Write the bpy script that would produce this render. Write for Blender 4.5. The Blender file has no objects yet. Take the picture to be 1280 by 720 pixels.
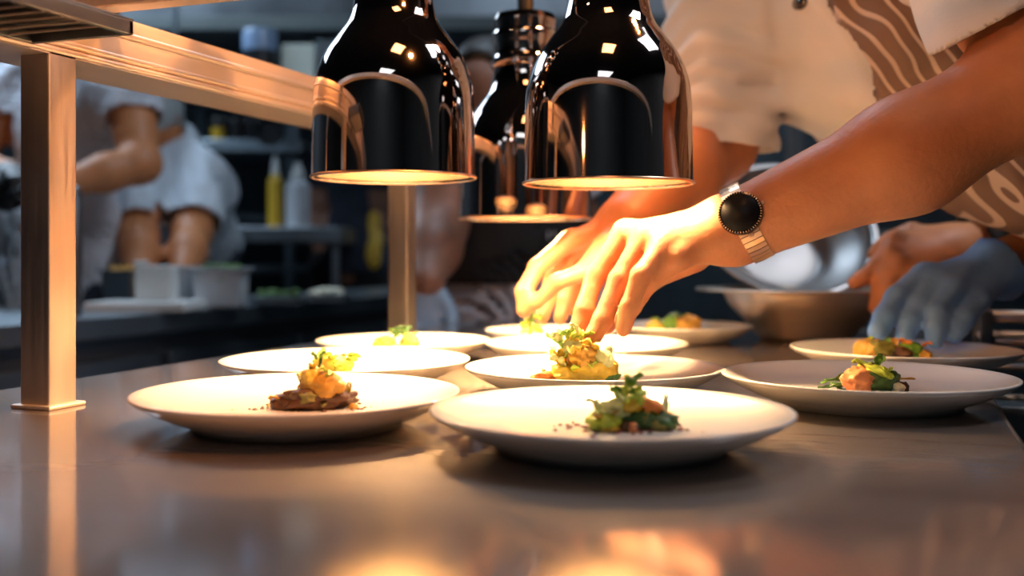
import bpy, bmesh, math, random
import numpy as np
from mathutils import Vector, Matrix, noise
random.seed(7)
S = bpy.context.scene
C = S.collection

# ------------------------------------------------------------------ camera / world / light
YAW = math.radians(20.3)
SA, CA = math.sin(YAW), math.cos(YAW)
CAMZ = 1.041
FPX = 1300.0
HY = 319.0
cam = bpy.data.cameras.new('camera')
camo = bpy.data.objects.new('camera', cam); C.objects.link(camo)
camo.location = (0, 0, CAMZ)
camo.rotation_euler = (math.pi/2, 0, YAW)
cam.sensor_width = 36
cam.lens = FPX/1280*36
cam.shift_y = -(360-HY)/1280
cam.clip_start = 0.02
cam.dof.use_dof = True
cam.dof.focus_distance = 0.98
cam.dof.aperture_fstop = 3.0
S.camera = camo

w = bpy.data.worlds.new('world'); S.world = w; w.use_nodes = True
w.node_tree.nodes['Background'].inputs[0].default_value = (0.30, 0.42, 0.55, 1)
w.node_tree.nodes['Background'].inputs[1].default_value = 0.05

S.view_settings.view_transform = 'Standard'
S.view_settings.look = 'None'
S.view_settings.gamma = 1
S.view_settings.use_curve_mapping = False
S.view_settings.exposure = 0.0

WARM = (1.0, 0.47, 0.17)
COOL = (0.62, 0.80, 1.0)
BULB_E = 760.0          # heat lamp bulb emission
def W(px, py, d):
    x = (px-640)/FPX*d
    return Vector((x*CA - d*SA, x*SA + d*CA, CAMZ + (HY-py)/FPX*d))
def area_light(name, loc, size, energy, color, rot=(0, 0, 0), sy=None):
    l = bpy.data.lights.new(name, 'AREA'); l.energy = energy; l.color = color; l.size = size
    if sy: l.shape = 'RECTANGLE'; l.size_y = sy
    o = bpy.data.objects.new(name, l); C.objects.link(o); o.location = loc; o.rotation_euler = rot
    return o
# unseen warm fills added for the pass, gantry and chef, cool ceiling panels over the kitchen behind
def spot_light(name, loc, target, energy, color, ang=60):
    l = bpy.data.lights.new(name, 'SPOT'); l.energy = energy; l.color = color; l.spot_size = math.radians(ang); l.spot_blend = .6; l.shadow_soft_size = .025
    o = bpy.data.objects.new(name, l); C.objects.link(o); o.location = loc
    o.rotation_euler = (Vector(target)-Vector(loc)).to_track_quat('-Z', 'Y').to_euler()
for y in (.70, 1.25):
    spot_light('rail_fill_spot', (-0.02, y, 1.85), (-.74, y, 1.12), 62, (1.0, .37, .10), 62)  # unseen spots added to turn the gantry rail and posts orange
spot_light('chef_fill_spot', (-1.25, .15, 2.35), (.02, 1.5, 1.42), 30, (1.0, .70, .48), 26)  # unseen spot added to brighten the white shirt
spot_light('arm_fill_spot', (-.60, .02, 1.30), (.12, 1.2, 1.30), 11, (1.0, .36, .10), 36)  # unseen warm spot added beside the camera to light the near forearm
area_light('pass_fill', (-0.10, 0.45, 2.30), 0.30, 3.0, (1.0, .45, .17), (math.radians(12), math.radians(-10), 0))  # unseen warm overhead light added above the plates
area_light('panel_light', (0.75, 1.55, 2.66), 0.6, 20, (.86, .90, 1.0))
area_light('panel_light', (-3.0, 2.6, 2.66), 1.2, 50, COOL)
area_light('panel_light', (-1.6, 5.6, 2.66), 1.2, 34, COOL)
area_light('panel_light', (-0.75, 2.2, 2.66), 0.7, 13, COOL)
area_light('panel_light', (0.2, -1.6, 2.66), 0.9, 9, (0.8, .9, 1.0))

# ------------------------------------------------------------------ helpers
def tag(o, label=None, cat=None, group=None, kind=None):
    if label: o['label'] = label
    if cat: o['category'] = cat
    if group: o['group'] = group
    if kind: o['kind'] = kind
    return o
def empty(name, loc=(0, 0, 0), rz=0, label=None, cat=None, group=None):
    o = bpy.data.objects.new(name, None); C.objects.link(o)
    o.location = loc; o.rotation_euler = (0, 0, rz); o.empty_display_size = .05
    return tag(o, label, cat, group)
def link(name, me, mat, parent=None, smooth=True, world=True):
    o = bpy.data.objects.new(name, me); C.objects.link(o)
    if mat is not None:
        me.materials.clear(); me.materials.append(mat)
    if smooth:
        me.polygons.foreach_set('use_smooth', [True]*len(me.polygons))
    if parent is not None:
        o.parent = parent
        if world:   # mesh coordinates are world coordinates
            bpy_m = full_matrix(parent)
            o.matrix_parent_inverse = bpy_m.inverted()
    me.update()
    return o
def full_matrix(o):
    m = Matrix.LocRotScale(o.location, o.rotation_euler, o.scale)
    return (full_matrix(o.parent) @ o.matrix_parent_inverse @ m) if o.parent else m
def bm_obj(name, bm, mat, parent=None, smooth=False, world=True, auto=None):
    me = bpy.data.meshes.new(name); bmesh.ops.recalc_face_normals(bm, faces=bm.faces[:]); bm.to_mesh(me); bm.free()
    o = link(name, me, mat, parent, smooth or auto is not None, world)
    if auto is not None:
        me.set_sharp_from_angle(angle=math.radians(auto))
    return o
def box_bm(lo, hi, bev=0.0, bm=None, mat=None, seg=2):
    b = bmesh.new()
    bmesh.ops.create_cube(b, size=1)
    lo = Vector(lo); hi = Vector(hi)
    for v in b.verts:
        v.co = Vector(((lo[i]+hi[i])/2 + v.co[i]*(hi[i]-lo[i]) for i in range(3)))
    if bev > 0:
        bmesh.ops.bevel(b, geom=b.edges[:], offset=bev, segments=seg, affect='EDGES', profile=.5)
    if mat is not None:
        bmesh.ops.transform(b, matrix=mat, verts=b.verts)
    if bm is not None:
        me = bpy.data.meshes.new('t'); b.to_mesh(me); b.free(); bm.from_mesh(me); bpy.data.meshes.remove(me)
        return bm
    return b
def box(name, lo, hi, mat, parent=None, bev=0.002, xf=None):
    return bm_obj(name, box_bm(lo, hi, bev, mat=xf), mat, parent)
def lathe_bm(prof, seg=64, bm=None, center=(0, 0, 0), squish=None):
    bm = bm or bmesh.new()
    rings = []
    for (r, z) in prof:
        if r < 1e-6:
            rings.append([bm.verts.new((center[0], center[1], center[2]+z))])
        else:
            rings.append([bm.verts.new((center[0]+r*math.cos(2*math.pi*i/seg), center[1]+r*math.sin(2*math.pi*i/seg), center[2]+z)) for i in range(seg)])
    for a, b in zip(rings[:-1], rings[1:]):
        for i in range(seg):
            j = (i+1) % seg
            if len(a) == 1 and len(b) == 1: continue
            if len(a) == 1: bm.faces.new((a[0], b[i], b[j]))
            elif len(b) == 1: bm.faces.new((a[i], a[j], b[0]))
            else: bm.faces.new((a[i], a[j], b[j], b[i]))
    return bm
def smooth_prof(pts, n=6):
    """Catmull-Rom through profile points"""
    out = []
    P = [pts[0]]+list(pts)+[pts[-1]]
    for i in range(1, len(P)-2):
        p0, p1, p2, p3 = [np.array(q, float) for q in P[i-1:i+3]]
        for k in range(n):
            t = k/n
            out.append(tuple(0.5*((2*p1)+(-p0+p2)*t+(2*p0-5*p1+4*p2-p3)*t*t+(-p0+3*p1-3*p2+p3)*t**3)))
    out.append(tuple(pts[-1]))
    return out
def tube_bm(pts, r, seg=10, bm=None, rs=None):
    bm = bm or bmesh.new()
    pts = [Vector(p) for p in pts]
    rings = []
    up = Vector((0, 0, 1))
    for i, p in enumerate(pts):
        d = (pts[min(i+1, len(pts)-1)]-pts[max(i-1, 0)]).normalized()
        a = d.cross(up)
        if a.length < 1e-3: a = d.cross(Vector((1, 0, 0)))
        a.normalize(); b = d.cross(a)
        rr = rs[i] if rs else r
        rings.append([bm.verts.new(p+a*rr*math.cos(2*math.pi*k/seg)+b*rr*math.sin(2*math.pi*k/seg)) for k in range(seg)])
    for A, B in zip(rings[:-1], rings[1:]):
        for k in range(seg):
            bm.faces.new((A[k], A[(k+1) % seg], B[(k+1) % seg], B[k]))
    bm.faces.new(rings[0][::-1]); bm.faces.new(rings[-1])
    return bm

# ------------------------------------------------------------------ materials
def mat(name, col, rough=.5, metal=0., bump=0., bscale=40., var=0., vscale=8., **kw):
    m = bpy.data.materials.new(name); m.use_nodes = True
    nt = m.node_tree; p = nt.nodes['Principled BSDF']
    p.inputs['Base Color'].default_value = (*col, 1)
    p.inputs['Roughness'].default_value = rough
    p.inputs['Metallic'].default_value = metal
    tc = nt.nodes.new('ShaderNodeTexCoord')
    if var > 0:
        n = nt.nodes.new('ShaderNodeTexNoise'); n.inputs['Scale'].default_value = vscale; n.inputs['Detail'].default_value = 4
        nt.links.new(tc.outputs['Object'], n.inputs['Vector'])
        mx = nt.nodes.new('ShaderNodeMix'); mx.data_type = 'RGBA'
        mx.inputs[6].default_value = (*[c*(1-var) for c in col], 1)
        mx.inputs[7].default_value = (*[min(1, c*(1+var)) for c in col], 1)
        cr = nt.nodes.new('ShaderNodeMapRange'); cr.inputs[1].default_value = .3; cr.inputs[2].default_value = .7
        nt.links.new(n.outputs['Fac'], cr.inputs[0]); nt.links.new(cr.outputs[0], mx.inputs[0])
        nt.links.new(mx.outputs[2], p.inputs['Base Color'])
    if bump > 0:
        n2 = nt.nodes.new('ShaderNodeTexNoise'); n2.inputs['Scale'].default_value = bscale; n2.inputs['Detail'].default_value = 3
        nt.links.new(tc.outputs['Object'], n2.inputs['Vector'])
        b = nt.nodes.new('ShaderNodeBump'); b.inputs['Strength'].default_value = bump; b.inputs['Distance'].default_value = .004
        nt.links.new(n2.outputs['Fac'], b.inputs['Height']); nt.links.new(b.outputs[0], p.inputs['Normal'])
    for k, v in kw.items():
        p.inputs[k.replace('_', ' ')].default_value = v
    return m
def emis(name, col, s):
    m = mat(name, col, .5)
    p = m.node_tree.nodes['Principled BSDF']
    p.inputs['Emission Color'].default_value = (*col, 1); p.inputs['Emission Strength'].default_value = s
    return m
def brushed(name, col, rough=.3, stretch=(2, 90, 90), amount=.12, bump=.08, metal=1., scratch=False):
    m = bpy.data.materials.new(name); m.use_nodes = True
    nt = m.node_tree; p = nt.nodes['Principled BSDF']
    p.inputs['Metallic'].default_value = metal
    tc = nt.nodes.new('ShaderNodeTexCoord'); mp = nt.nodes.new('ShaderNodeMapping')
    mp.inputs['Scale'].default_value = stretch
    nt.links.new(tc.outputs['Object'], mp.inputs[0])
    n = nt.nodes.new('ShaderNodeTexNoise'); n.inputs['Scale'].default_value = 3; n.inputs['Detail'].default_value = 5
    nt.links.new(mp.outputs[0], n.inputs['Vector'])
    r = nt.nodes.new('ShaderNodeMapRange'); r.inputs[1].default_value = .25; r.inputs[2].default_value = .75
    r.inputs[3].default_value = rough-amount*.6; r.inputs[4].default_value = rough+amount
    nt.links.new(n.outputs['Fac'], r.inputs[0])
    # broad smears
    n3 = nt.nodes.new('ShaderNodeTexNoise'); n3.inputs['Scale'].default_value = 6; n3.inputs['Detail'].default_value = 3
    nt.links.new(tc.outputs['Object'], n3.inputs['Vector'])
    r3 = nt.nodes.new('ShaderNodeMapRange'); r3.inputs[1].default_value = .35; r3.inputs[2].default_value = .65
    r3.inputs[3].default_value = -.04; r3.inputs[4].default_value = .06
    nt.links.new(n3.outputs['Fac'], r3.inputs[0])
    add = nt.nodes.new('ShaderNodeMath'); add.operation = 'ADD'
    nt.links.new(r.outputs[0], add.inputs[0]); nt.links.new(r3.outputs[0], add.inputs[1])
    nt.links.new(add.outputs[0], p.inputs['Roughness'])
    mx = nt.nodes.new('ShaderNodeMix'); mx.data_type = 'RGBA'
    mx.inputs[6].default_value = (*[c*.86 for c in col], 1); mx.inputs[7].default_value = (*[min(1, c*1.1) for c in col], 1)
    nt.links.new(n.outputs['Fac'], mx.inputs[0]); nt.links.new(mx.outputs[2], p.inputs['Base Color'])
    b = nt.nodes.new('ShaderNodeBump'); b.inputs['Strength'].default_value = bump; b.inputs['Distance'].default_value = .001
    nt.links.new(n.outputs['Fac'], b.inputs['Height'])
    last = b
    if scratch:
        v = nt.nodes.new('ShaderNodeTexNoise'); v.inputs['Scale'].default_value = 5; v.inputs['Detail'].default_value = 2
        nt.links.new(tc.outputs['Object'], v.inputs['Vector'])
        b2 = nt.nodes.new('ShaderNodeBump'); b2.inputs['Strength'].default_value = .25; b2.inputs['Distance'].default_value = .003
        nt.links.new(v.outputs['Fac'], b2.inputs['Height']); nt.links.new(b.outputs[0], b2.inputs['Normal'])
        last = b2
    nt.links.new(last.outputs[0], p.inputs['Normal'])
    return m
M = {}
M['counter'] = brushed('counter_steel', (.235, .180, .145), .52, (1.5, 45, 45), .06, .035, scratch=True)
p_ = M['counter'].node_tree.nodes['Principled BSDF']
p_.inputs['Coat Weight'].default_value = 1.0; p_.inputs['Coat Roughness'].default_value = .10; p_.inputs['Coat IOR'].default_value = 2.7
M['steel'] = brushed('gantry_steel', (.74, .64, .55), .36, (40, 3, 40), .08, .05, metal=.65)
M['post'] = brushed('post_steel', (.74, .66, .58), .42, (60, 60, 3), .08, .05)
M['dsteel'] = brushed('dark_steel', (.20, .22, .24), .38, (40, 3, 40), .08, .05)
M['bsteel'] = brushed('back_steel', (.32, .38, .42), .35, (3, 40, 40), .1, .05)
M['bowl'] = brushed('bowl_steel', (.40, .38, .37), .36, (3, 3, 90), .08, .05)
M['bowl_lit'] = brushed('bowl_steel_lit', (.74, .62, .50), .38, (3, 3, 90), .08, .05, metal=.8)  # lighter copy of the bowl steel, warm light put into its colour
M['lamp'] = mat('lamp_chrome', (.50, .42, .38), .05, 1.)
M['lampin'] = mat('lamp_inner_reflector', (.07, .05, .03), .6, 1.)
M['lampdark'] = mat('lamp_collar', (.10, .085, .08), .12, 1.)
M['bulb'] = emis('bulb_glow', (1, .62, .28), BULB_E)
M['cord'] = mat('cord_black', (.012, .012, .014), .4)
M['plate'] = mat('plate_ceramic', (.82, .80, .76), .22, 0, bump=.02, bscale=30, Coat_Weight=.3)
M['skin'] = mat('skin', (.56, .225, .105), .48, 0, bump=.18, bscale=170, var=.10, vscale=26, Subsurface_Weight=.12, Subsurface_Scale=.01)
M['skin_b'] = mat('skin_tan', (.60, .23, .09), .5, 0, bump=.08, bscale=120, var=.08, vscale=20)
M['skin_d'] = mat('skin_brown', (.28, .13, .08), .5, 0, bump=.08, bscale=120, var=.08, vscale=20)
M['shirt'] = mat('chef_white_cotton', (.76, .73, .70), .85, 0, bump=.25, bscale=300, var=.03)
M['shirt_b'] = mat('tee_white_cotton', (.66, .68, .74), .9, 0, bump=.2, bscale=200, var=.05)
M['apron_pale'] = mat('pale_apron_cloth', (.58, .64, .70), .9, 0, bump=.3, bscale=60, var=.10, vscale=6)
M['apron_grey'] = mat('grey_cloth', (.52, .49, .52), .9, 0, bump=.3, bscale=60, var=.12, vscale=6)
M['navy'] = mat('navy_cloth', (.022, .028, .045), .9, 0, bump=.2, bscale=100)
M['black'] = mat('black_cloth', (.012, .012, .013), .9, 0, bump=.2, bscale=100)
M['glove'] = mat('blue_nitrile', (.17, .40, .98), .42, 0, bump=.5, bscale=55, var=.08, vscale=25)
M['glovep'] = mat('pale_blue_nitrile', (.25, .34, .44), .5)
M['glovek'] = mat('black_nitrile', (.012, .012, .014), .4, 0, bump=.3, bscale=60)
M['hair'] = mat('dark_hair', (.02, .014, .01), .5, 0, bump=.6, bscale=160)
M['cap'] = mat('pale_cap_cloth', (.42, .46, .46), .9)
M['eye'] = mat('eye_white', (.8, .8, .78), .2)
M['shoe'] = mat('shoe_black', (.02, .02, .02), .4)
M['gold'] = mat('watch_rose_gold', (.80, .52, .33), .28, 1., bump=.05, bscale=200)
M['dial'] = mat('watch_dial_black', (.006, .006, .008), .35, 0, Specular_IOR_Level=.12)
M['wall'] = mat('wall_tile_dark', (.05, .065, .075), .55, 0, bump=.1, bscale=20, var=.2)
M['floor'] = mat('floor_dark', (.035, .032, .03), .55, 0, bump=.2, bscale=30, var=.3)
M['ceil'] = mat('ceiling_dark', (.03, .035, .04), .8, 0, var=.2)
M['white_pl'] = mat('white_plastic', (.75, .76, .74), .5)
M['offwhite'] = mat('offwhite_box', (.62, .68, .60), .6)
M['clear'] = mat('clear_tub_plastic', (.55, .58, .62), .25, 0, var=.06)
M['trim'] = mat('hood_trim_grey', (.10, .12, .12), .7)
M['yellow'] = mat('yellow_sauce', (.70, .42, .03), .4, 0)
M['black_pl'] = mat('black_plastic', (.012, .012, .014), .35)
M['bluegl'] = mat('blue_grey_lid', (.22, .32, .48), .25)
M['green_food'] = mat('herb_green', (.10, .20, .05), .55, 0, var=.4, vscale=60)
def stripes():
    m = mat('striped_apron_cloth', (.10, .05, .03), .9, 0)
    nt = m.node_tree; p = nt.nodes['Principled BSDF']
    tc = nt.nodes.new('ShaderNodeTexCoord')
    vm = nt.nodes.new('ShaderNodeVectorMath'); vm.operation = 'DOT_PRODUCT'
    # stripe planes contain the line of sight through the chest and run down to the right
    a = W(1060, 40, 1.4); b = W(1150, 160, 1.4)
    dirv = (b-a).normalized(); nv = dirv.cross(Vector((-SA, CA, 0))).normalized()
    vm.inputs[1].default_value = nv
    n = nt.nodes.new('ShaderNodeTexNoise'); n.inputs['Scale'].default_value = 7
    nt.links.new(tc.outputs['Object'], n.inputs['Vector'])
    mm = nt.nodes.new('ShaderNodeMath'); mm.operation = 'MULTIPLY_ADD'; mm.inputs[1].default_value = .004
    nt.links.new(n.outputs['Fac'], mm.inputs[0])
    nt.links.new(tc.outputs['Object'], vm.inputs[0]); nt.links.new(vm.outputs['Value'], mm.inputs[2])
    s = nt.nodes.new('ShaderNodeMath'); s.operation = 'MULTIPLY'; s.inputs[1].default_value = 76.0
    fr = nt.nodes.new('ShaderNodeMath'); fr.operation = 'FRACT'
    gt = nt.nodes.new('ShaderNodeMapRange'); gt.inputs[1].default_value = .72; gt.inputs[2].default_value = .78
    nt.links.new(mm.outputs[0], s.inputs[0]); nt.links.new(s.outputs[0], fr.inputs[0]); nt.links.new(fr.outputs[0], gt.inputs[0])
    mx = nt.nodes.new('ShaderNodeMix'); mx.data_type = 'RGBA'
    mx.inputs[6].default_value = (.16, .095, .07, 1); mx.inputs[7].default_value = (.62, .48, .40, 1)
    nt.links.new(gt.outputs[0], mx.inputs[0]); nt.links.new(mx.outputs[2], p.inputs['Base Color'])
    return m
M['stripe'] = stripes()

# ------------------------------------------------------------------ room shell
def struct(name, lo, hi, m):
    o = box(name, lo, hi, m, bev=0); o['kind'] = 'structure'; return o
RX0, RX1, RY0, RY1, RH = -4.6, 2.4, -2.4, 7.6, 2.7
struct('floor', (RX0, RY0, -.1), (RX1, RY1, 0), M['floor'])
struct('ceiling', (RX0, RY0, RH), (RX1, RY1, RH+.1), M['ceil'])
struct('wall_left', (RX0-.1, RY0, 0), (RX0, RY1, RH), M['wall'])
struct('wall_right', (RX1, RY0, 0), (RX1+.1, RY1, RH), M['wall'])
struct('wall_back', (RX0, RY1, 0), (RX1, RY1+.1, RH), M['wall'])
struct('wall_front', (RX0, RY0-.1, 0), (RX1, RY0, RH), M['wall'])

# ------------------------------------------------------------------ pass counter
CX0, CX1, CY0, CY1, CZ = -.885, .092, -.05, 2.12, .90
def counter():
    t = empty('steel_counter', ((CX0+CX1)/2, (CY0+CY1)/2, 0), 0,
              'long brushed stainless steel pass counter carrying the white plates', 'counter')
    # top with rounded corner
    bm = bmesh.new()
    pts = []
    def corner(cx, cy, r, a0):
        for k in range(7):
            a = math.radians(a0+k*15); pts.append((cx+r*math.cos(a), cy+r*math.sin(a)))
    r = .035
    corner(CX1-r, CY1-r, r, 0); corner(CX0+r, CY1-r, r, 90); corner(CX0+r, CY0+r, r, 180); corner(CX1-r, CY0+r, r, 270)
    vs = [bm.verts.new((x, y, CZ)) for x, y in pts]; f = bm.faces.new(vs)
    ex = bmesh.ops.extrude_face_region(bm, geom=[f])
    for v in ex['geom']:
        if isinstance(v, bmesh.types.BMVert): v.co.z -= .04
    top_e = [e for e in bm.edges if all(abs(v.co.z-CZ) < 1e-5 for v in e.verts)]
    bmesh.ops.bevel(bm, geom=top_e, offset=.006, segments=3, affect='EDGES', profile=.5)
    bm_obj('worktop', bm, M['counter'], t)
    for x in (CX0+.06, CX1-.06):
        for y in (.0+.1, 1.15, CY1-.1):
            bm_obj('leg', lathe_bm([(0, 0), (.024, 0), (.024, .02), (.019, .03), (.019, .862), (0, .862)], 20, center=(x, y, 0)), M['dsteel'], t, smooth=True)
    box('undershelf', (CX0+.03, CY0+.08, .28), (CX1-.03, CY1-.05, .31), M['dsteel'], t)
    box('side_panel', (CX0+.02, CY0+.08, .60), (CX0+.035, CY1-.05, .862), M['dsteel'], t)
    box('side_panel', (CX1-.035, CY0+.08, .60), (CX1-.02, CY1-.05, .862), M['dsteel'], t)
counter()

# ------------------------------------------------------------------ heat gantry on the counter
def gantry():
    GX = -.724; PW = .034
    t = empty('heat_gantry', (GX, 1.15, CZ), 0, 'orange lit steel gantry with square posts standing on the pass counter', 'gantry')
    for y in (.742, .742+.739):
        bm = box_bm((GX-PW, y, CZ+.002), (GX, y+PW, CZ+.328), .0015)
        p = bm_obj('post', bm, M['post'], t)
        fl = bmesh.new(); box_bm((GX-PW-.006, y-.006, CZ), (GX+.006, y+PW+.006, CZ+.004), .0015, fl)
        bm_obj('base_plate', fl, M['steel'], p)
    # rail: folded channel with rounded lips running along its face
    z0, z1 = CAMZ+.184, CAMZ+.237
    Y0, Y1 = -.15, 2.05
    prof = [(GX-.078, z0), (GX, z0)]
    def lip(zc, r, n=8):
        return [(GX+r*math.cos(a)*.9, zc+r*math.sin(a)) for a in [math.radians(-90+180*k/n) for k in range(n+1)]]
    prof += lip(z0+.0045, .0028)
    prof += [(GX-.0015, z0+.0085)]
    prof += lip(z0+.0125, .0030)
    prof += [(GX, z0+.017), (GX-.001, z1-.020)]
    prof += lip(z1-.0165, .0030)
    prof += [(GX, z1-.012), (GX-.002, z1), (GX-.078, z1)]
    bm = bmesh.new()
    A = [bm.verts.new((x, Y0, z)) for x, z in prof]; B = [bm.verts.new((x, Y1, z)) for x, z in prof]
    n = len(prof)
    for i in range(n): bm.faces.new((A[i], A[(i+1) % n], B[(i+1) % n], B[i]))
    bm.faces.new(A[::-1]); bm.faces.new(B)
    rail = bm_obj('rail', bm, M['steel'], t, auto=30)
    box('joint_plate', (GX-.002, .655, z0-.004), (GX+.0045, .665, z0+.020), M['dsteel'], rail, .0005)
    # cross bar over the near end
    box('cross_bar', (-1.45, .800, z1+.001), (.55, .825, z1+.020), M['steel'], t, .002)
    # louvred tray fixed to the side of the rail below the cross bar
    x0, x1, ya, yb, zb = GX+.0005, -.612, .585, .722, CAMZ+.188
    fb = bmesh.new()
    box_bm((x0, yb-.006, zb), (x1, yb, zb+.012), .001, fb); box_bm((x0, ya, zb), (x1, ya+.006, zb+.012), .001, fb)
    box_bm((x1-.006, ya, zb), (x1, yb, zb+.012), .001, fb); box_bm((x0, ya, zb), (x0+.006, yb, zb+.012), .001, fb)
    box_bm((x0, ya, zb+.012), (x1, yb, zb+.014), .0005, fb)
    v = bm_obj('louvre_tray', fb, M['dsteel'], t)
    for k in range(6):
        y = ya+.016+k*.019
        bm_obj('slat', box_bm((x0+.006, -.0065, -.0008), (x1-.006, .0065, .0008), .0004, mat=Matrix.Translation((0, y, zb+.004)) @ Matrix.Rotation(.35, 4, 'X')), M['steel'], v)
    # upright that carries the cross bar, off frame to the left
    box('post', (-1.45, .795, 0), (-1.41, .825, z1+.0005), M['post'], t, .002)
gantry()

# ------------------------------------------------------------------ heat lamps
def heat_lamp(px, d, rim_y, width, label, top=2.69):
    c = W(px, rim_y, d); R = width/2/FPX*d; k = R/.0905
    t = empty('heat_lamp', (c.x, c.y, c.z), 0, label, 'heat lamp', 'chrome heat lamps hanging over the pass')
    t['group'] = 'chrome heat lamps hanging over the pass'
    prof = [(.0905, 0), (.0902, .012), (.0895, .05), (.0885, .090), (.0850, .112), (.0760, .135), (.0620, .155),
            (.0500, .172), (.0445, .190), (.0430, .206)]
    outer = smooth_prof(prof, 5)
    inner = [(r-.003, z+.0005) for r, z in outer if z < .20]
    P = [(r*k, z*k) for r, z in outer] + [(.030*k, .206*k)]
    P = [(r*k, z*k) for r, z in inner[::-1]] + [(.0893*k, -.0012*k)] + P
    bm_obj('shade', lathe_bm(P, 96, center=c), M['lamp'], t, smooth=True).data.set_sharp_from_angle(angle=math.radians(50))
    # warm inner liner
    P = [(r*k-.0016, z*k+.0015) for r, z in inner]
    bm_obj('reflector', lathe_bm([(0, P[-1][1])]+P[::-1], 96, center=c), M['lampin'], t, smooth=True)
    rim = bmesh.new()
    ring = [(.0905+.0020*math.cos(a), .0012*math.sin(a)*1.4) for a in [math.radians(20*q) for q in range(19)]]
    lathe_bm([(r*k, z*k) for r, z in ring], 96, rim, c)
    bm_obj('rim', rim, M['gold'], t, smooth=True)
    neck = [(.0, .204), (.0455, .204), (.0470, .207), (.0470, .213), (.0440, .216), (.0425, .222), (.0430, .236), (.0450, .244), (.0450, .250),
            (.0425, .254), (.0430, .262), (.0440, .268), (.0400, .276), (.012, .278), (.0, .278)]
    bm_obj('neck', lathe_bm([(r*k, z*k) for r, z in neck], 64, center=c), M['lamp'], t, smooth=True).data.set_sharp_from_angle(angle=math.radians(35))
    stem = [(0, .27), (.0115, .27), (.0115, .36), (.005, .372), (.0035, .38), (.0035, (top-c.z)/k-.02), (.035, (top-c.z)/k-.018), (.035, (top-c.z)/k), (0, (top-c.z)/k)]
    bm_obj('cord', lathe_bm([(r*k, z*k) for r, z in stem], 24, center=c), M['cord'], t, smooth=True).data.set_sharp_from_angle(angle=math.radians(35))
    bl = smooth_prof([(0, .036), (.014, .039), (.024, .050), (.027, .064), (.022, .080), (.014, .097), (.013, .125), (0, .125)], 5)
    bm_obj('bulb', lathe_bm([(max(0, r)*k, z*k) for r, z in bl], 32, center=c), M['bulb'], t, smooth=True)
heat_lamp(492.5, 1.16, 222, 204, 'polished chrome heat lamp nearest the orange gantry rail')
heat_lamp(760, 1.12, 229.5, 211, 'polished chrome heat lamp in front of the chef in white, largest of three')
heat_lamp(656.5, 1.43, 273, 166, 'copper tinted chrome heat lamp set behind the other two and hanging lower')

# ------------------------------------------------------------------ plates
def plate(px, d, D, label):
    p = W(px, HY, d); R = D/2
    prof = [(0, .006), (.55, .006), (.60, .0), (.64, 0), (.66, .004), (.78, .010), (.90, .0175), (.975, .0235), (1.0, .0265), (1.0, .0280), (.985, .0285),
            (.95, .0260), (.86, .0205), (.74, .0160), (.60, .0140), (0, .0135)]
    P = [(r*R, z) for r, z in prof]
    o = bm_obj('dinner_plate', lathe_bm(P, 112), M['plate'], None, smooth=True)
    o.location = (p.x, p.y, CZ+.0003)
    tag(o, label, 'plate', 'white plates on the pass')
    return p
PL = {}
PL[1] = plate(763, .767, .266, 'front white dinner plate nearest the camera, centre of counter')
PL[2] = plate(373, .865, .268, 'white dinner plate nearest the gantry post in the front row')
PL[3] = plate(433, 1.137, .270, 'white dinner plate under the left heat lamp, second row')
PL[4] = plate(742, 1.060, .262, 'white plate directly below the watch hand, holding the tall salad')
PL[5] = plate(504, 1.395, .232, 'small white plate farthest back at the foot of the second gantry post')
PL[6] = plate(733, 1.348, .262, 'white plate below the two bare hands, just behind the tall salad')
PL[7] = plate(853, 1.690, .228, 'white plate farthest back, beside the steel bowl')
PL[8] = plate(690, 1.585, .205, 'small white plate with orange puree under the pinching hand')
PL[9] = plate(1082, .985, .268, 'white plate in front of the blue glove with salmon coloured food')
PL[10] = plate(1130, 1.27, .270, 'white plate directly under the blue gloved hand')

# ------------------------------------------------------------------ food
def fm(name, col, rough=.45, var=.25, **k): return mat(name, col, rough, 0, bump=.4, bscale=160, var=var, vscale=90, **k)
F = dict(leaf=fm('leaf_green', (.15, .34, .04)), lime=fm('leaf_lime', (.46, .60, .06)), pale=fm('leaf_pale', (.66, .70, .32)), dark=fm('leaf_dark', (.045, .12, .025)),
         yel=fm('food_yellow', (.72, .50, .06)), gold=fm('food_golden', (.62, .33, .05)), ora=fm('food_orange', (.80, .26, .05)), sal=fm('food_salmon', (.82, .30, .12)),
         brown=fm('food_brown', (.10, .04, .015)), red=fm('crumb_red', (.22, .03, .03)), cream=fm('food_cream', (.80, .76, .60)), olive=fm('food_olive', (.22, .20, .04)))
def blob_bm(c, r, rnd, bm=None, lump=.25, freq=1.6, sub=3):
    b = bmesh.new(); bmesh.ops.create_icosphere(b, subdivisions=sub, radius=1)
    off = Vector((rnd.random()*50, rnd.random()*50, rnd.random()*50))
    q = Matrix.Rotation(rnd.random()*6.28, 3, 'Z') @ Matrix.Rotation(rnd.uniform(-.4, .4), 3, 'X')
    for v in b.verts:
        n = noise.noise(v.co*freq+off)+.55*noise.noise(v.co*freq*2.3+off)+.3*noise.noise(v.co*freq*6+off)
        v.co = q @ Vector((v.co.x*r[0], v.co.y*r[1], v.co.z*r[2]))*(1+lump*n)
        v.co += Vector(c)
    if bm is None: return b
    me = bpy.data.meshes.new('t'); b.to_mesh(me); b.free(); bm.from_mesh(me); bpy.data.meshes.remove(me); return bm
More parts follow.
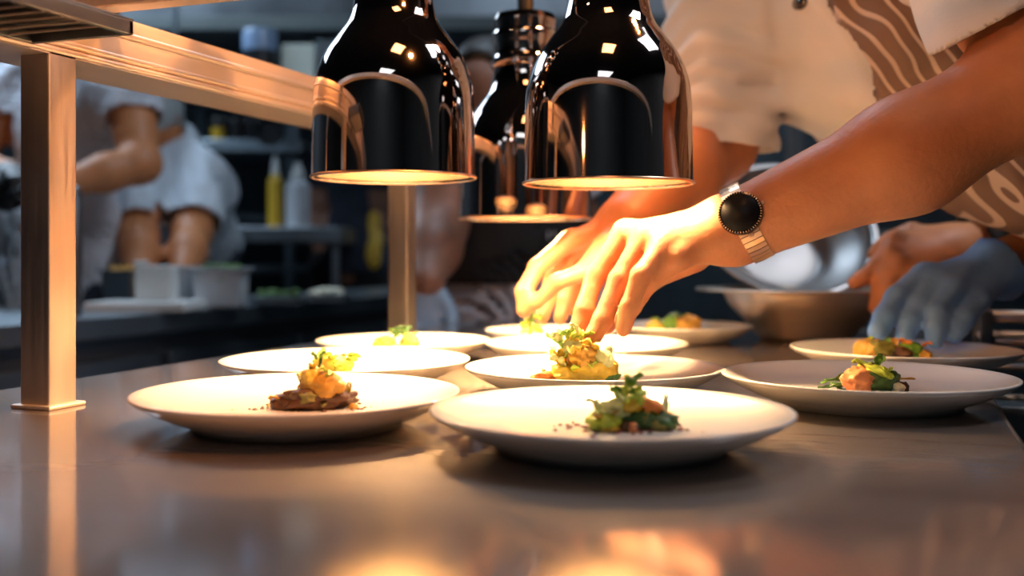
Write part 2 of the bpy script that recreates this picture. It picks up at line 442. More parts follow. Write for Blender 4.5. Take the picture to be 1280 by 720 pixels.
def leaf_bm(base, dirv, L, wd, curl, rnd, bm=None):
    """curved ruffled leaf with thickness"""
    bm = bm or bmesh.new()
    d = Vector(dirv).normalized(); s = d.cross(Vector((rnd.uniform(-.3, .3), rnd.uniform(-.3, .3), 1))).normalized(); n = s.cross(d)
    NU, NV = 10, 6
    lay = []
    for side in (0, 1):
        g = []
        for i in range(NU+1):
            u = i/NU; wv = wd*math.sin(math.pi*min(1, u*.93+.05))**.7*(1+.12*math.sin(u*25))
            row = []
            for j in range(NV+1):
                v = j/NV*2-1
                p = Vector(base)+d*L*u + n*(curl*L*math.sin(u*2.2)*.6+.12*wd*math.sin(u*14+v*4)+.3*wd*v*v) + s*v*wv*.5
                p += n*(.0004 if side else -.0004)
                row.append(bm.verts.new(p))
            g.append(row)
        lay.append(g)
    for side, g in enumerate(lay):
        for i in range(NU):
            for j in range(NV):
                f = (g[i][j], g[i+1][j], g[i+1][j+1], g[i][j+1]); bm.faces.new(f if side else f[::-1])
    for i in range(NU):
        for j in (0, NV):
            bm.faces.new((lay[0][i][j], lay[0][i+1][j], lay[1][i+1][j], lay[1][i][j]))
    for j in range(NV):
        for i in (0, NU):
            bm.faces.new((lay[0][i][j], lay[0][i][j+1], lay[1][i][j+1], lay[1][i][j]))
    return bm
PZ = CZ+.0138
def food(name, label, px, d, blobs, leaves, crumbs=None, seed=1, cat='food', group=None):
    """blobs: (dx px, depth offset m, height m, rx, ry, rz, colour); leaves: (dx, dd, h, tilt dir xyz, L, w, curl, colour)"""
    rnd = random.Random(seed)
    def P(dx, dd, h):
        q = W(px+dx, HY, d+dd); return Vector((q.x, q.y, PZ+h))
    b0 = P(0, 0, 0)
    t = empty(name, b0, 0, label, cat)
    NM = dict(yel='potato_piece', gold='fritter', ora='pumpkin_piece', sal='salmon_piece', brown='meat_piece', cream='cheese_crumb', olive='artichoke_piece', lime='courgette_piece', leaf='herb_bunch', dark='spinach_bed', pale='cabbage_piece', red='beet_piece')
    for (dx, dd, h, rx, ry, rz, c) in blobs:
        bm_obj(NM[c], blob_bm(P(dx, dd, h+rz*.8), (rx, ry, rz), rnd, sub=4), F[c], t, smooth=True)
    for (dx, dd, h, dv, L, wd, curl, c) in leaves:
        dvw = Vector((dv[0]*CA-dv[1]*SA, dv[0]*SA+dv[1]*CA, dv[2]))
        bm_obj('leaf', leaf_bm(P(dx, dd, h), dvw, L, wd, curl, rnd), F[c], t, smooth=True)
    if crumbs:
        for cols, n, sx, sy in crumbs:
            bm = bmesh.new()
            for _ in range(n):
                a = rnd.gauss(0, 1); 
                rr = rnd.uniform(.0012, .0028)
                dx = rnd.gauss(0, sx); dd = rnd.gauss(0, sy)
                blob_bm(P(dx, dd, .0002), (rr, rr*rnd.uniform(.6, 1.2), rr*.8), rnd, bm, .3, 1.6, 1)
            o = bm_obj('crumbs', bm, F[cols], t, smooth=True); o['kind'] = 'stuff'
    return t
def rl(seed, n, spread, hr, L, wd, cols, dd=.012, updir=.6, cx=0, cd=0):
    r = random.Random(seed); out = []
    for _ in range(n):
        a = r.uniform(0, 6.28)
        out.append((cx+r.uniform(-spread, spread), cd+r.uniform(-dd, dd), r.uniform(*hr), (math.cos(a), math.sin(a), r.uniform(-.2, updir)), r.uniform(*L), r.uniform(*wd), r.uniform(.1, .8), r.choice(cols)))
    return out
food('plated_salad', 'leafy portion with red crumbs on the front plate', 788, .762,
     [(-30, 0, 0, .019, .014, .007, 'lime'), (-14, .006, .006, .018, .012, .009, 'pale'), (18, .002, 0, .024, .013, .008, 'dark'), (20, .006, .010, .015, .011, .007, 'ora'), (-2, .004, .012, .014, .010, .008, 'yel'),
      (-6, -.010, 0, .010, .006, .004, 'brown'), (-34, -.010, 0, .012, .004, .003, 'yel'), (40, -.004, 0, .012, .009, .006, 'olive'), (2, -.014, 0, .005, .004, .004, 'sal'), (46, .002, .003, .008, .006, .005, 'gold')],
     rl(11, 14, 20, (.018, .026), (.008, .014), (.006, .010), ['leaf', 'lime', 'pale', 'pale']) + rl(12, 16, 44, (.004, .014), (.012, .022), (.003, .007), ['lime', 'dark', 'leaf', 'gold', 'pale']) +
     [(-2, 0, .030, (-.5, -.2, .7), .010, .007, .4, 'lime'), (4, 0, .030, (.6, -.2, .5), .012, .008, .5, 'leaf'), (1, 0, .029, (.1, -.6, .4), .010, .009, .5, 'leaf')],
     [('red', 60, 40, .012), ('brown', 50, 36, .012), ('sal', 18, 28, .008), ('red', 12, 56, .006)], 1)
food('plated_fritter', 'brown and golden fritter with herb sprig on the plate nearest the gantry', 394, .862,
     [(-30, 0, 0, .018, .012, .007, 'brown'), (6, 0, 0, .030, .016, .010, 'brown'), (-14, -.002, .004, .020, .012, .007, 'olive'), (8, 0, .010, .022, .014, .012, 'gold'), (-3, .004, .018, .013, .010, .009, 'yel'), (22, 0, .006, .010, .010, .012, 'ora'), (48, -.006, 0, .004, .003, .003, 'gold')],
     rl(21, 12, 20, (.016, .030), (.008, .014), (.005, .009), ['yel', 'lime', 'gold', 'pale']) + rl(22, 12, 44, (.003, .012), (.010, .018), (.003, .006), ['olive', 'lime', 'gold']) +
     [(4, 0, .034, (.1, 0, 1), .012, .003, .2, 'dark'), (2, 0, .040, (-.7, 0, .6), .008, .006, .3, 'leaf'), (6, 0, .042, (.7, 0, .5), .007, .005, .3, 'leaf')],
     [('brown', 60, 38, .012), ('cream', 16, 26, .008), ('gold', 6, 50, .008)], 2)
food('plated_salad', 'flat yellow portion on the plate under the left lamp', 414, 1.135,
     [(0, 0, 0, .020, .013, .010, 'yel'), (14, .002, 0, .016, .012, .008, 'lime'), (-10, 0, .004, .012, .010, .008, 'yel')],
     rl(31, 8, 18, (.008, .018), (.012, .020), (.006, .012), ['lime', 'yel', 'pale']), [('brown', 10, 24, .01)], 3)
food('plated_salad', 'tall yellow green salad touched by the watch hand', 722, 1.056,
     [(-36, 0, 0, .022, .012, .005, 'ora'), (-12, 0, 0, .024, .016, .010, 'yel'), (20, 0, 0, .028, .018, .013, 'yel'), (6, 0, .014, .024, .016, .013, 'gold'), (28, 0, .012, .017, .014, .014, 'pale'), (38, 0, 0, .012, .010, .006, 'dark'), (-6, 0, .026, .016, .012, .010, 'pale'), (-4, 0, .040, .011, .009, .007, 'lime')],
     rl(41, 16, 34, (.014, .036), (.016, .028), (.008, .016), ['pale', 'lime', 'yel', 'pale', 'leaf']) + rl(42, 8, 14, (.036, .050), (.012, .018), (.007, .012), ['leaf', 'pale', 'lime'], cx=-8) + rl(43, 8, 46, (.003, .010), (.014, .024), (.004, .008), ['ora', 'gold', 'lime']),
     [('gold', 16, 44, .012)], 4)
food('plated_salad', 'two yellow lumps with dark leaves on the farthest plate by the second post', 497, 1.39,
     [(-16, 0, 0, .016, .012, .011, 'gold'), (15, 0, 0, .014, .012, .012, 'gold'), (-6, -.004, 0, .010, .008, .006, 'gold')],
     rl(51, 14, 22, (.010, .022), (.012, .018), (.004, .008), ['dark', 'leaf', 'dark']), None, 5)
food('plated_puree', 'orange puree with a yellow green garnish below the pinching fingers', 672, 1.578,
     [(10, -.02, 0, .034, .022, .0035, 'gold'), (-12, 0, .001, .013, .011, .009, 'lime'), (-2, 0, .004, .010, .010, .010, 'yel')],
     rl(61, 8, 14, (.010, .026), (.012, .020), (.006, .010), ['lime', 'pale', 'leaf'], cx=-6), None, 6)
food('plated_rolls', 'yellow and golden rolls on the plate beside the steel bowl', 845, 1.69,
     [(-26, 0, 0, .015, .013, .012, 'yel'), (14, 0, 0, .023, .017, .017, 'gold'), (-6, 0, .002, .014, .014, .015, 'leaf'), (-2, .006, .010, .016, .012, .012, 'cream')],
     rl(71, 6, 22, (.012, .026), (.012, .018), (.005, .009), ['dark', 'leaf', 'lime']), None, 7)
food('plated_salmon', 'salmon coloured piece with green beans on the plate before the blue glove', 1082, .975,
     [(-8, -.006, 0, .024, .014, .013, 'sal'), (14, 0, 0, .030, .016, .012, 'dark'), (10, .004, .012, .026, .014, .007, 'lime'), (40, -.008, 0, .007, .006, .005, 'cream'), (46, -.002, 0, .006, .005, .005, 'brown')],
     [(-60+4*i, -.004+.003*math.sin(i*2.1), .003+.004*(i % 3), (1, .5*math.sin(i*1.7), .35*math.sin(i*2.9)), .026, .0035, .1, ['dark', 'leaf', 'dark'][i % 3]) for i in range(13)] +
     rl(82, 8, 26, (.016, .022), (.012, .020), (.006, .011), ['leaf', 'lime', 'olive', 'dark'], cx=14) + [(30, -.002, .010, (1, 0, .0), .024, .003, .1, 'gold')],
     [('cream', 12, 12, .006), ('brown', 14, 22, .008)], 8)
food('plated_mushrooms', 'golden brown mushrooms and herbs under the blue glove', 1112, 1.262,
     [(-30, 0, 0, .016, .013, .014, 'gold'), (-12, -.006, .004, .018, .012, .012, 'olive'), (6, 0, 0, .022, .014, .011, 'brown'), (24, 0, .002, .018, .012, .011, 'leaf'), (44, -.002, 0, .018, .010, .007, 'gold'), (26, 0, .014, .007, .006, .005, 'cream'), (-8, -.012, 0, .010, .008, .006, 'brown')],
     rl(91, 12, 44, (.008, .020), (.012, .020), (.005, .010), ['gold', 'leaf', 'olive', 'lime', 'ora']), [('brown', 18, 40, .01), ('cream', 6, 18, .006)], 9)
# garnish pinched by the far hand
g = empty('herb_garnish', W(664, 404, 1.30), 0, 'small yellow green herb sprig pinched in the far hand', 'garnish')
rr_ = random.Random(5)
for i in range(8):
    bm_obj('leaf', leaf_bm(W(664+rr_.uniform(-5, 5), 396+i*2.6, 1.295), (rr_.uniform(-1, 1), rr_.uniform(-1, 1), -.5), .013, .008, .4, rr_), F[['lime', 'pale', 'leaf'][i % 3]], g, smooth=True)
bm_obj('stem', tube_bm([W(667, 384, 1.295), W(664, 400, 1.293), W(662, 418, 1.297)], .0012, 8), F['leaf'], g, smooth=True)

def trolley():
    t = empty('tray_trolley', (.20, 1.62, 0), 0, 'slim steel tray trolley standing against the right edge of the counter', 'trolley')
    x0, x1, y0, y1 = .115, .30, 1.56, 1.70
    for x in (x0, x1):
        for y in (y0, y1): box('post', (x-.008, y-.008, 0), (x+.008, y+.008, .965), M['dsteel'], t)
    for z in (.30, .45, .60, .75, .83, .889, .924, .954):
        for y in (y0, y1):
            bm_obj('rail', tube_bm([(x0, y, z), (x1, y, z+.0)], .0055, 12), M['steel'], t, smooth=True)
        for x in (x0, x1):
            bm_obj('rail', tube_bm([(x, y0, z), (x, y1, z)], .004, 10), M['steel'], t, smooth=True)
trolley()

# ------------------------------------------------------------------ steel bowls
def bowl(name, c, R, H, Rb, flare, tilt, az, label, m='bowl'):
    t = empty(name, c, 0, label, 'bowl')
    out = smooth_prof([(0, 0), (Rb*.8, 0), (Rb, .006), (Rb*1.18, H*.3), (R*.93, H*.72), (R, H)], 5)
    inn = [(max(0, r-.0022), z+.0025) for r, z in out]
    P = out + [(R+flare, H+.001), (R+flare+.002, H+.003), (R+flare, H+.005), (R-.001, H+.0045)] + inn[::-1][1:]
    o = bm_obj('body', lathe_bm([(max(0, r), z) for r, z in P], 96), M[m], None, smooth=True)
    o.parent = t
    t.rotation_euler = (Matrix.Rotation(az, 3, 'Z') @ Matrix.Rotation(tilt, 3, 'X')).to_euler()
    return t
bc = W(1006, HY, 1.75)
bowl('mixing_bowl', (bc.x, bc.y, CZ+.001), .135, .080, .080, .045, 0, 0, 'wide rimmed steel bowl standing on the far end of the counter', 'bowl_lit')
# second bowl resting tilted inside the first, opening toward the camera
b2 = W(985, 285, 1.88); tl = math.radians(50)
b2 = b2 - Vector((SA*math.sin(tl), -CA*math.sin(tl), math.cos(tl)))*.085
bowl('mixing_bowl', b2, .150, .085, .08, .010, tl, YAW, 'second steel bowl tipped up on its side behind the wristwatch')

# ------------------------------------------------------------------ SDF figures
def smin(a, b, k):
    if k <= 0: return np.minimum(a, b)
    h = np.maximum(k-np.abs(a-b), 0)/k
    return np.minimum(a, b)-h*h*k*.25
class Cap:
    def __init__(s, a, b, r1, r2=None, flat=None, fs=1.0, k=None):
        s.a = np.array(a, float); s.b = np.array(b, float); s.r1 = r1; s.r2 = r1 if r2 is None else r2
        s.flat = None if flat is None else np.array(Vector(flat).normalized(), float); s.fs = fs; s.k = k
    def __call__(s, p):
        ba = s.b-s.a; l2 = max(1e-9, ba@ba); pa = p-s.a
        t = np.clip((pa@ba)/l2, 0, 1)
        q = pa-t[:, None]*ba
        if s.flat is not None:
            c = q@s.flat; q = q+np.outer(c*(1/s.fs-1), s.flat)
            g = .5+.5*s.fs
        else: g = 1
        return (np.sqrt(np.einsum('ij,ij->i', q, q))-(s.r1+(s.r2-s.r1)*t))*(g if s.flat is not None else 1)
class Group:
    def __init__(s, prims, k=.02, join=.02, sub=False): s.prims = prims; s.k = k; s.join = join; s.sub = sub
def build_sdf(groups, h, post=None, bound_pad=.03, B=14):
    """sparse surface nets"""
    prims = [(gi, pr) for gi, g in enumerate(groups) for pr in g.prims]
    lo = np.min([np.minimum(p.a, p.b)-max(p.r1, p.r2) for _, p in prims], 0)-bound_pad-2*h
    hi = np.max([np.maximum(p.a, p.b)+max(p.r1, p.r2) for _, p in prims], 0)+bound_pad+2*h
    n = np.ceil((hi-lo)/h).astype(int)+2
    nb = (n+B-1)//B
    gx, gy, gz = np.meshgrid(*[np.arange(k) for k in nb], indexing='ij')
    bl = np.stack([gx.ravel(), gy.ravel(), gz.ravel()], 1)
    cen = lo+(bl*B+B/2)*h
    hd = (B/2+1)*h*1.733
    D = np.stack([pr(cen) for _, pr in prims], 1)
    kk = max(g.k for g in groups)+max(g.join for g in groups)
    dmin = D.min(1)
    act = np.where((dmin < hd*1.15+kk+bound_pad) & (dmin > -(hd*1.15+kk+bound_pad)*1.6))[0]
    SY = n[2]+B+4; SX = (n[1]+B+4)*SY
    ids, vs, quads = [], [], []
    ar = np.arange(-1, B+1)
    ci, cj, ck = np.meshgrid(ar, ar, ar, indexing='ij')
    loc = np.stack([ci.ravel(), cj.ravel(), ck.ravel()], 1)
    m = B+2
    for a in act:
        base = bl[a]*B
        P = lo+(base+loc)*h
        lim = dmin[a]+2*hd*1.15+kk
        res = None
        for gi, g in enumerate(groups):
            gr = None
            for j, (gj, pr) in enumerate(prims):
                if gj != gi or D[a, j] > lim: continue
                v = pr(P); gr = v if gr is None else smin(gr, v, pr.k if pr.k is not None else g.k)
            if gr is None: continue
            if g.sub: 
                if res is not None: res = -smin(-res, gr, g.join)
            else: res = gr if res is None else smin(res, gr, g.join)
        if res is None: continue
        if post: res = post(P, res)
        if res.min() > 0 or res.max() < 0: continue
        V = res.reshape(m, m, m)
        sg = V < 0
        # active cells: cell (i,j,k) uses corners i..i+1; owned cells -> indices 1..m-2 as base (0..B-1) ; need corners up to m-1
        # corners array covers -1..B so owned cells are 0..B-1 -> corner idx 1..B and 2..B+1
        c = [sg[1+i:m-1+i, 1+j:m-1+j, 1+k:m-1+k] for i in (0, 1) for j in (0, 1) for k in (0, 1)]
        cnt = sum(x.astype(np.int8) for x in c)
        ac = np.argwhere((cnt > 0) & (cnt < 8))
        if len(ac):
            A = ac+1
            acc = np.zeros((len(A), 3)); num = np.zeros(len(A))
            cor = [(i, j, k) for i in (0, 1) for j in (0, 1) for k in (0, 1)]
            for x in range(8):
                for ax in range(3):
                    if cor[x][ax]: continue
                    y = list(cor[x]); y[ax] = 1
                    v0 = V[A[:, 0]+cor[x][0], A[:, 1]+cor[x][1], A[:, 2]+cor[x][2]]
                    v1 = V[A[:, 0]+y[0], A[:, 1]+y[1], A[:, 2]+y[2]]
                    cr = (v0 < 0) != (v1 < 0)
                    t = np.where(cr, v0/np.where(cr, v0-v1, 1), 0)
                    pt = np.tile(np.array(cor[x], float), (len(A), 1)); pt[:, ax] += t
                    acc[cr] += pt[cr]; num[cr] += 1
            gidx = base+ac
            vs.append(lo+(gidx+acc/num[:, None])*h)
            ids.append((gidx[:, 0]+2)*SX+(gidx[:, 1]+2)*SY+gidx[:, 2]+2)
        # edges owned: start corners 0..B-1
        S0 = sg[1:m-1, 1:m-1, 1:m-1]
        for ax in range(3):
            sl = [slice(1, m-1)]*3; sl[ax] = slice(2, m)
            S1 = sg[tuple(sl)]
            e = np.argwhere(S0 != S1)
            if not len(e): continue
            fl = S0[e[:, 0], e[:, 1], e[:, 2]]
            G = base+e
            u, v = [(1, 2), (2, 0), (0, 1)][ax]
            du = np.zeros(3, int); du[u] = 1; dv = np.zeros(3, int); dv[v] = 1
            q = [G-du-dv, G-dv, G, G-du]
            q = np.stack([(x[:, 0]+2)*SX+(x[:, 1]+2)*SY+x[:, 2]+2 for x in q], 1)
            q[~fl] = q[~fl][:, ::-1]
            quads.append(q)
    ids = np.concatenate(ids); vs = np.concatenate(vs); quads = np.concatenate(quads)
    o = np.argsort(ids); sid = ids[o]; vs = vs[o]
    idx = np.searchsorted(sid, quads); idx = np.clip(idx, 0, len(sid)-1)
    ok = (sid[idx] == quads).all(1)
    idx = idx[ok]
    # light smoothing of the net
    for _ in range(2):
        acc = np.zeros_like(vs); num = np.zeros(len(vs))
        for k in range(4):
            a_, b_ = idx[:, k], idx[:, (k+1) % 4]
            for ax in range(3):
                acc[:, ax] += np.bincount(a_, vs[b_, ax], len(vs)) + np.bincount(b_, vs[a_, ax], len(vs))
            num += np.bincount(a_, minlength=len(vs))+np.bincount(b_, minlength=len(vs))
        nz = num > 0
        vs[nz] = .5*vs[nz]+.5*acc[nz]/num[nz][:, None]
    me = bpy.data.meshes.new('sdf')
    me.vertices.add(len(vs)); me.vertices.foreach_set('co', vs.astype(np.float32).ravel())
    me.loops.add(idx.size); me.loops.foreach_set('vertex_index', idx.astype(np.int32).ravel())
    me.polygons.add(len(idx)); me.polygons.foreach_set('loop_start', np.arange(0, idx.size, 4, dtype=np.int32))
    me.update(calc_edges=True)
    return me
def sdf_obj(name, groups, h, m, parent, post=None, pad=.03):
    me = build_sdf(groups, h, post, pad); me.name = name
    return link(name, me, m, parent, True)
V3 = lambda *a: Vector(a)
def lerp(a, b, t): return a+(b-a)*t

def hand_from_joints(wrist, wr, fingers, palm_n, thumb=None, k=.012, fr=(.0095, .0088, .0080, .0070), wflat=.75):
    """fingers: list of 4-joint chains (MCP, PIP, DIP, tip); thumb: (CMC, MCP, IP, tip)"""
    palm = []
    for f in fingers:
        base = lerp(wrist, f[0], .18)
        palm.append(Cap(base, f[0], wr*.62, .0115, flat=palm_n, fs=.9))
    mid = sum((f[0] for f in fingers), Vector())/len(fingers)
    palm.append(Cap(wrist, lerp(wrist, mid, .8), wr*.92, .019, flat=palm_n, fs=.72))
    G = [Group(palm, .014, .02)]
    FP = []
    for i, f in enumerate(fingers):
        s = [1.0, 1.02, .97, .86][i] if len(fingers) == 4 else 1
        for a in range(len(f)-1):
            FP.append(Cap(f[a], f[a+1], fr[a]*s*(1.08 if a == 0 else 1), fr[a+1]*s))
        # knuckle swellings
        for a in (1, 2):
            if a < len(f)-1: FP.append(Cap(f[a], f[a], fr[a]*s*1.05, None, k=.004))
    G.append(Group(FP, .0022, .012))
    if thumb:
        T = [Cap(lerp(wrist, thumb[0], .4), thumb[0], wr*.5, .015), Cap(thumb[0], thumb[1], .0165, .0115), Cap(thumb[1], thumb[2], .0112, .0108), Cap(thumb[2], thumb[3], .0104, .0085)]
        G.append(Group(T, .004, .014))
    return G
def auto_hand(wrist, dirv, palm_n, side, curl=.5, sc=1.0, wr=.026):
    """relaxed hand; side = direction toward the thumb"""
    d = Vector(dirv).normalized(); n = Vector(palm_n).normalized(); n = (n-d*n.dot(d)).normalized()
    s = Vector(side).normalized(); s = (s-d*s.dot(d)-n*s.dot(n)).normalized()
    F_ = []
    for i, (o, L0, L) in enumerate([(.030, .088, .090), (.010, .092, .098), (-.010, .088, .090), (-.028, .080, .074)]):
        m0 = wrist+d*L0*sc+s*o*sc
        dd = d.copy(); ch = [m0]; p = m0
        for q, fr in enumerate((.45, .30, .25)):
            ang = curl*(.5+.5*q)
            dd = (d*math.cos(ang*(q+1)*.75)+n*math.sin(ang*(q+1)*.75)+s*o*.8).normalized()
            p = p+dd*L*fr*sc; ch.append(p)
        F_.append(ch)
    th = [wrist+d*.028*sc+s*.030*sc, wrist+d*.060*sc+s*.052*sc+n*.01, wrist+d*.088*sc+s*.060*sc+n*.02, wrist+d*.108*sc+s*.056*sc+n*.03]
    return hand_from_joints(wrist, wr*sc, F_, n, th)
def head_groups(c, fwd, up, sc=1.0):
    f = Vector(fwd).normalized(); u = Vector(up).normalized(); u = (u-f*u.dot(f)).normalized(); s = f.cross(u)
    P = lambda x, y, z: c+(s*x+f*y+u*z)*sc
    G = [Group([Cap(P(0, -.015, .035), P(0, .02, .035), .078*sc, .074*sc, flat=s, fs=.92),
                Cap(P(0, .035, -.02), P(0, .055, -.075), .058*sc, .034*sc, flat=s, fs=.95),
                Cap(P(-.03, .02, -.06), P(.03, .02, -.06), .035*sc)], .03, .02),
         Group([Cap(P(0, .088, .018), P(0, .108, -.022), .008*sc, .012*sc), Cap(P(-.012, .096, -.026), P(.012, .096, -.026), .008*sc)], .008, .012),
         Group([Cap(P(-.035, .078, .034), P(.035, .078, .034), .011*sc)], .01, .014),
         Group([Cap(P(-.018, .086, -.050), P(.018, .086, -.050), .007*sc), Cap(P(-.016, .084, -.060), P(.016, .084, -.060), .007*sc)], .002, .008),
         Group([Cap(P(-.078, -.005, .02), P(-.078, -.002, -.02), .015*sc, .010*sc, flat=s, fs=.5), Cap(P(.078, -.005, .02), P(.078, -.002, -.02), .015*sc, .010*sc, flat=s, fs=.5)], .004, .006),
         Group([Cap(P(-.031, .094, .014), P(-.031, .092, .014), .010*sc), Cap(P(.031, .094, .014), P(.031, .092, .014), .010*sc)], .001, .010, sub=True)]
    eyes = [P(-.031, .080, .014), P(.031, .080, .014)]
    hair = [Group([Cap(P(0, -.025, .045), P(0, .008, .052), .085*sc, .080*sc, flat=s, fs=.93), Cap(P(0, -.04, 0), P(0, -.045, -.04), .066*sc, .045*sc)], .03, .02)]
    hp = (lambda p, d, o=np.array(P(0, 0, 0)), ff=np.array(f), uu=np.array(u): np.maximum(d, np.minimum((p-o)@ff-.045, 9)+np.maximum(0, .05-(p-o)@uu)*.8))
    return G, eyes, hair, hp
class Body:
    """joints (Vectors): head neck shL shR chest waist pelvis elL elR wrL wrR kneeL kneeR ankL ankR; L/R of the person"""
    def __init__(s, J, fwd, hands, h, skin, parent, armr=(.050, .044, .030), neck_r=.052, head=True, hfwd=None, hup=(0, 0, 1), width=.18, legs=True, torso_r=(.125, .115, .135), covered=False):
        s.J = J; s.parent = parent; s.h = h
        f = Vector(fwd).normalized()
        s.f = f
        side = (J['shL']-J['shR']).normalized()
        s.side = side
        hipo = side*.095; hipo.z = 0
        J['hipL'] = J['pelvis']+hipo-V3(0, 0, .05); J['hipR'] = J['pelvis']-hipo-V3(0, 0, .05)
        ax = (J['chest']-J['pelvis']).normalized()
        ff = (f-ax*f.dot(ax)).normalized()
        s.ff = ff; s.ax = ax
        c = J['chest']
        T = [Cap(c+side*.07, c-side*.07, torso_r[0]*.9, None, flat=ff, fs=.85), Cap(J['waist']+side*.04, J['waist']-side*.04, torso_r[1], None, flat=ff, fs=.85),
             Cap(J['pelvis']+side*.05, J['pelvis']-side*.05, torso_r[2]*.95, None, flat=ff, fs=.85), Cap(c, J['waist'], torso_r[0]*.95, torso_r[1]),
             Cap(J['waist'], J['pelvis'], torso_r[1], torso_r[2]), Cap(lerp(c, J['neck'], .5), J['neck'], .09, neck_r*1.1),
             Cap(J['shL']-side*.03, c+side*.06, .055, .10), Cap(J['shR']+side*.03, c-side*.06, .055, .10), Cap(J['neck'], J['shL'], .05, .052), Cap(J['neck'], J['shR'], .05, .052)]
        s.torso = Group(T, .05, .03)
        a0, a1, a2 = armr
        def arm(q):
            sh, el, wr = J['sh'+q], J['el'+q], J['wr'+q]
            fa = (wr-el)
            return Group([Cap(sh, el, a0*1.08, a1), Cap(lerp(sh, el, .3), lerp(sh, el, .6), a0*1.02, a0), Cap(el, el, a1*1.02), Cap(el, lerp(el, wr, .42)-V3(0, 0, J.get('sag'+q, 0)), a1, a1*1.02), Cap(lerp(el, wr, .42)-V3(0, 0, J.get('sag'+q, 0)), wr, a1*1.02, a2)], .03, .04)
        s.armL = arm('L'); s.armR = arm('R')
        s.upper = {q: Group([Cap(J['sh'+q], J['el'+q], a0*1.08, a1), Cap(lerp(J['sh'+q], J['el'+q], .3), lerp(J['sh'+q], J['el'+q], .6), a0*1.02, a0)], .03, .04) for q in 'LR'}
        G = [s.torso, s.armL, s.armR]
        s.eyes = []; s.hair = None
        if head:
            hg, s.eyes, s.hair, s.hp = head_groups(J['head'], hfwd or f, hup)
            G += [Group([Cap(J['neck'], lerp(J['neck'], J['head'], .75), neck_r, neck_r*.95)], .02, .03)]+hg
        s.legs = []
        if legs:
            for q in 'LR':
                k, an = J['knee'+q], J['ank'+q]
                foot = an+V3(f.x, f.y, 0).normalized()*.15; foot.z = .03
                s.legs.append(Group([Cap(J['hip'+q], k, .085, .055), Cap(k, lerp(k, an, .35), .054, .056), Cap(lerp(k, an, .35), an, .056, .038), Cap(an-V3(0, 0, .045), foot, .038, .028)], .03, .04))
            G += s.legs
        for hh in hands: G += hh
        s.groups = G
        s.obj = sdf_obj('body', G, h, skin, parent)
        for e in s.eyes:
            bm = bmesh.new(); bmesh.ops.create_icosphere(bm, subdivisions=3, radius=.0125, matrix=Matrix.Translation(e))
            o = bm_obj('eye', bm, M['eye'], parent, smooth=True)
    def clipfoot(s): pass
def wrinkle(p, amp, fx, seed=0):
    r = np.random.RandomState(seed); out = 0
    for i in range(5):
        k = r.normal(size=3); k /= np.linalg.norm(k); out = out+np.sin(p@k*fx*(1+.6*i)+r.rand()*6+1.7*np.sin(p@np.roll(k, 1)*fx*.6))/(1+.6*i)
    return amp*out*.4

# ---------------- chef (main)
chef = empty('person', (.42, 1.34, 0), 0, 'person in white short sleeved shirt and striped apron leaning over the plates, wearing a watch', 'person')
J = dict(head=W(985, -330, 1.37), neck=W(1050, -165, 1.40), sagL=.011, shL=W(1208, -125, 1.20), shR=W(905, -55, 1.60),
         chest=W(1112, 56, 1.47), waist=W(1315, 125, 1.32), pelvis=V3(.44, 1.34, 1.04),
         elL=W(1302, 98, 1.00), wrL=W(918, 286, 1.09), elR=W(893, 178, 1.53), wrR=W(783, 278, 1.36),
         kneeL=V3(.40, 1.22, .52), kneeR=V3(.42, 1.46, .52), ankL=V3(.46, 1.20, .09), ankR=V3(.46, 1.48, .09))
def ch(*a): return [W(*q) for q in a]
handL = hand_from_joints(J['wrL'], .036,
    [ch((782, 290, 1.125), (744, 345, 1.115), (730, 388, 1.10), (721, 414, 1.092)),
     ch((808, 294, 1.105), (774, 350, 1.090), (753, 400, 1.078), (738, 428, 1.070)),
     ch((832, 306, 1.085), (801, 345, 1.068), (787, 384, 1.066), (779, 411, 1.066)),
     ch((850, 322, 1.075), (818, 348, 1.085), (800, 370, 1.105), (792, 388, 1.118))],
    (W(800, 250, 1.0)-W(800, 300, 1.0))+(W(800, 300, 1.0)-W(800, 300, 1.06)),
    ch((868, 322, 1.135), (818, 348, 1.165), (782, 385, 1.160), (757, 410, 1.140)), wflat=.75, fr=(.0122, .0112, .0104, .0092))
handR = hand_from_joints(J['wrR'], .030,
    [ch((713, 300, 1.325), (672, 334, 1.300), (655, 364, 1.285), (655, 388, 1.283)),
     ch((726, 300, 1.350), (692, 345, 1.350), (684, 374, 1.335), (678, 396, 1.325)),
     ch((740, 302, 1.370), (714, 348, 1.378), (706, 377, 1.362), (700, 398, 1.350)),
     ch((752, 306, 1.390), (732, 346, 1.395), (724, 370, 1.382), (717, 388, 1.372))],
    (W(700, 250, 1.3)-W(720, 300, 1.3)),
    ch((757, 308, 1.305), (727, 342, 1.268), (697, 352, 1.262), (671, 379, 1.272)), fr=(.0122, .0116, .0108, .0096))
chb = Body(J, (-1, .05, -.2), [handL, handR], .0038, M['skin'], chef, armr=(.056, .053, .0375), hfwd=(-.8, -.1, -.6), torso_r=(.120, .108, .12))
sdf_obj('hair', chb.hair, .006, M['hair'], chef, chb.hp)
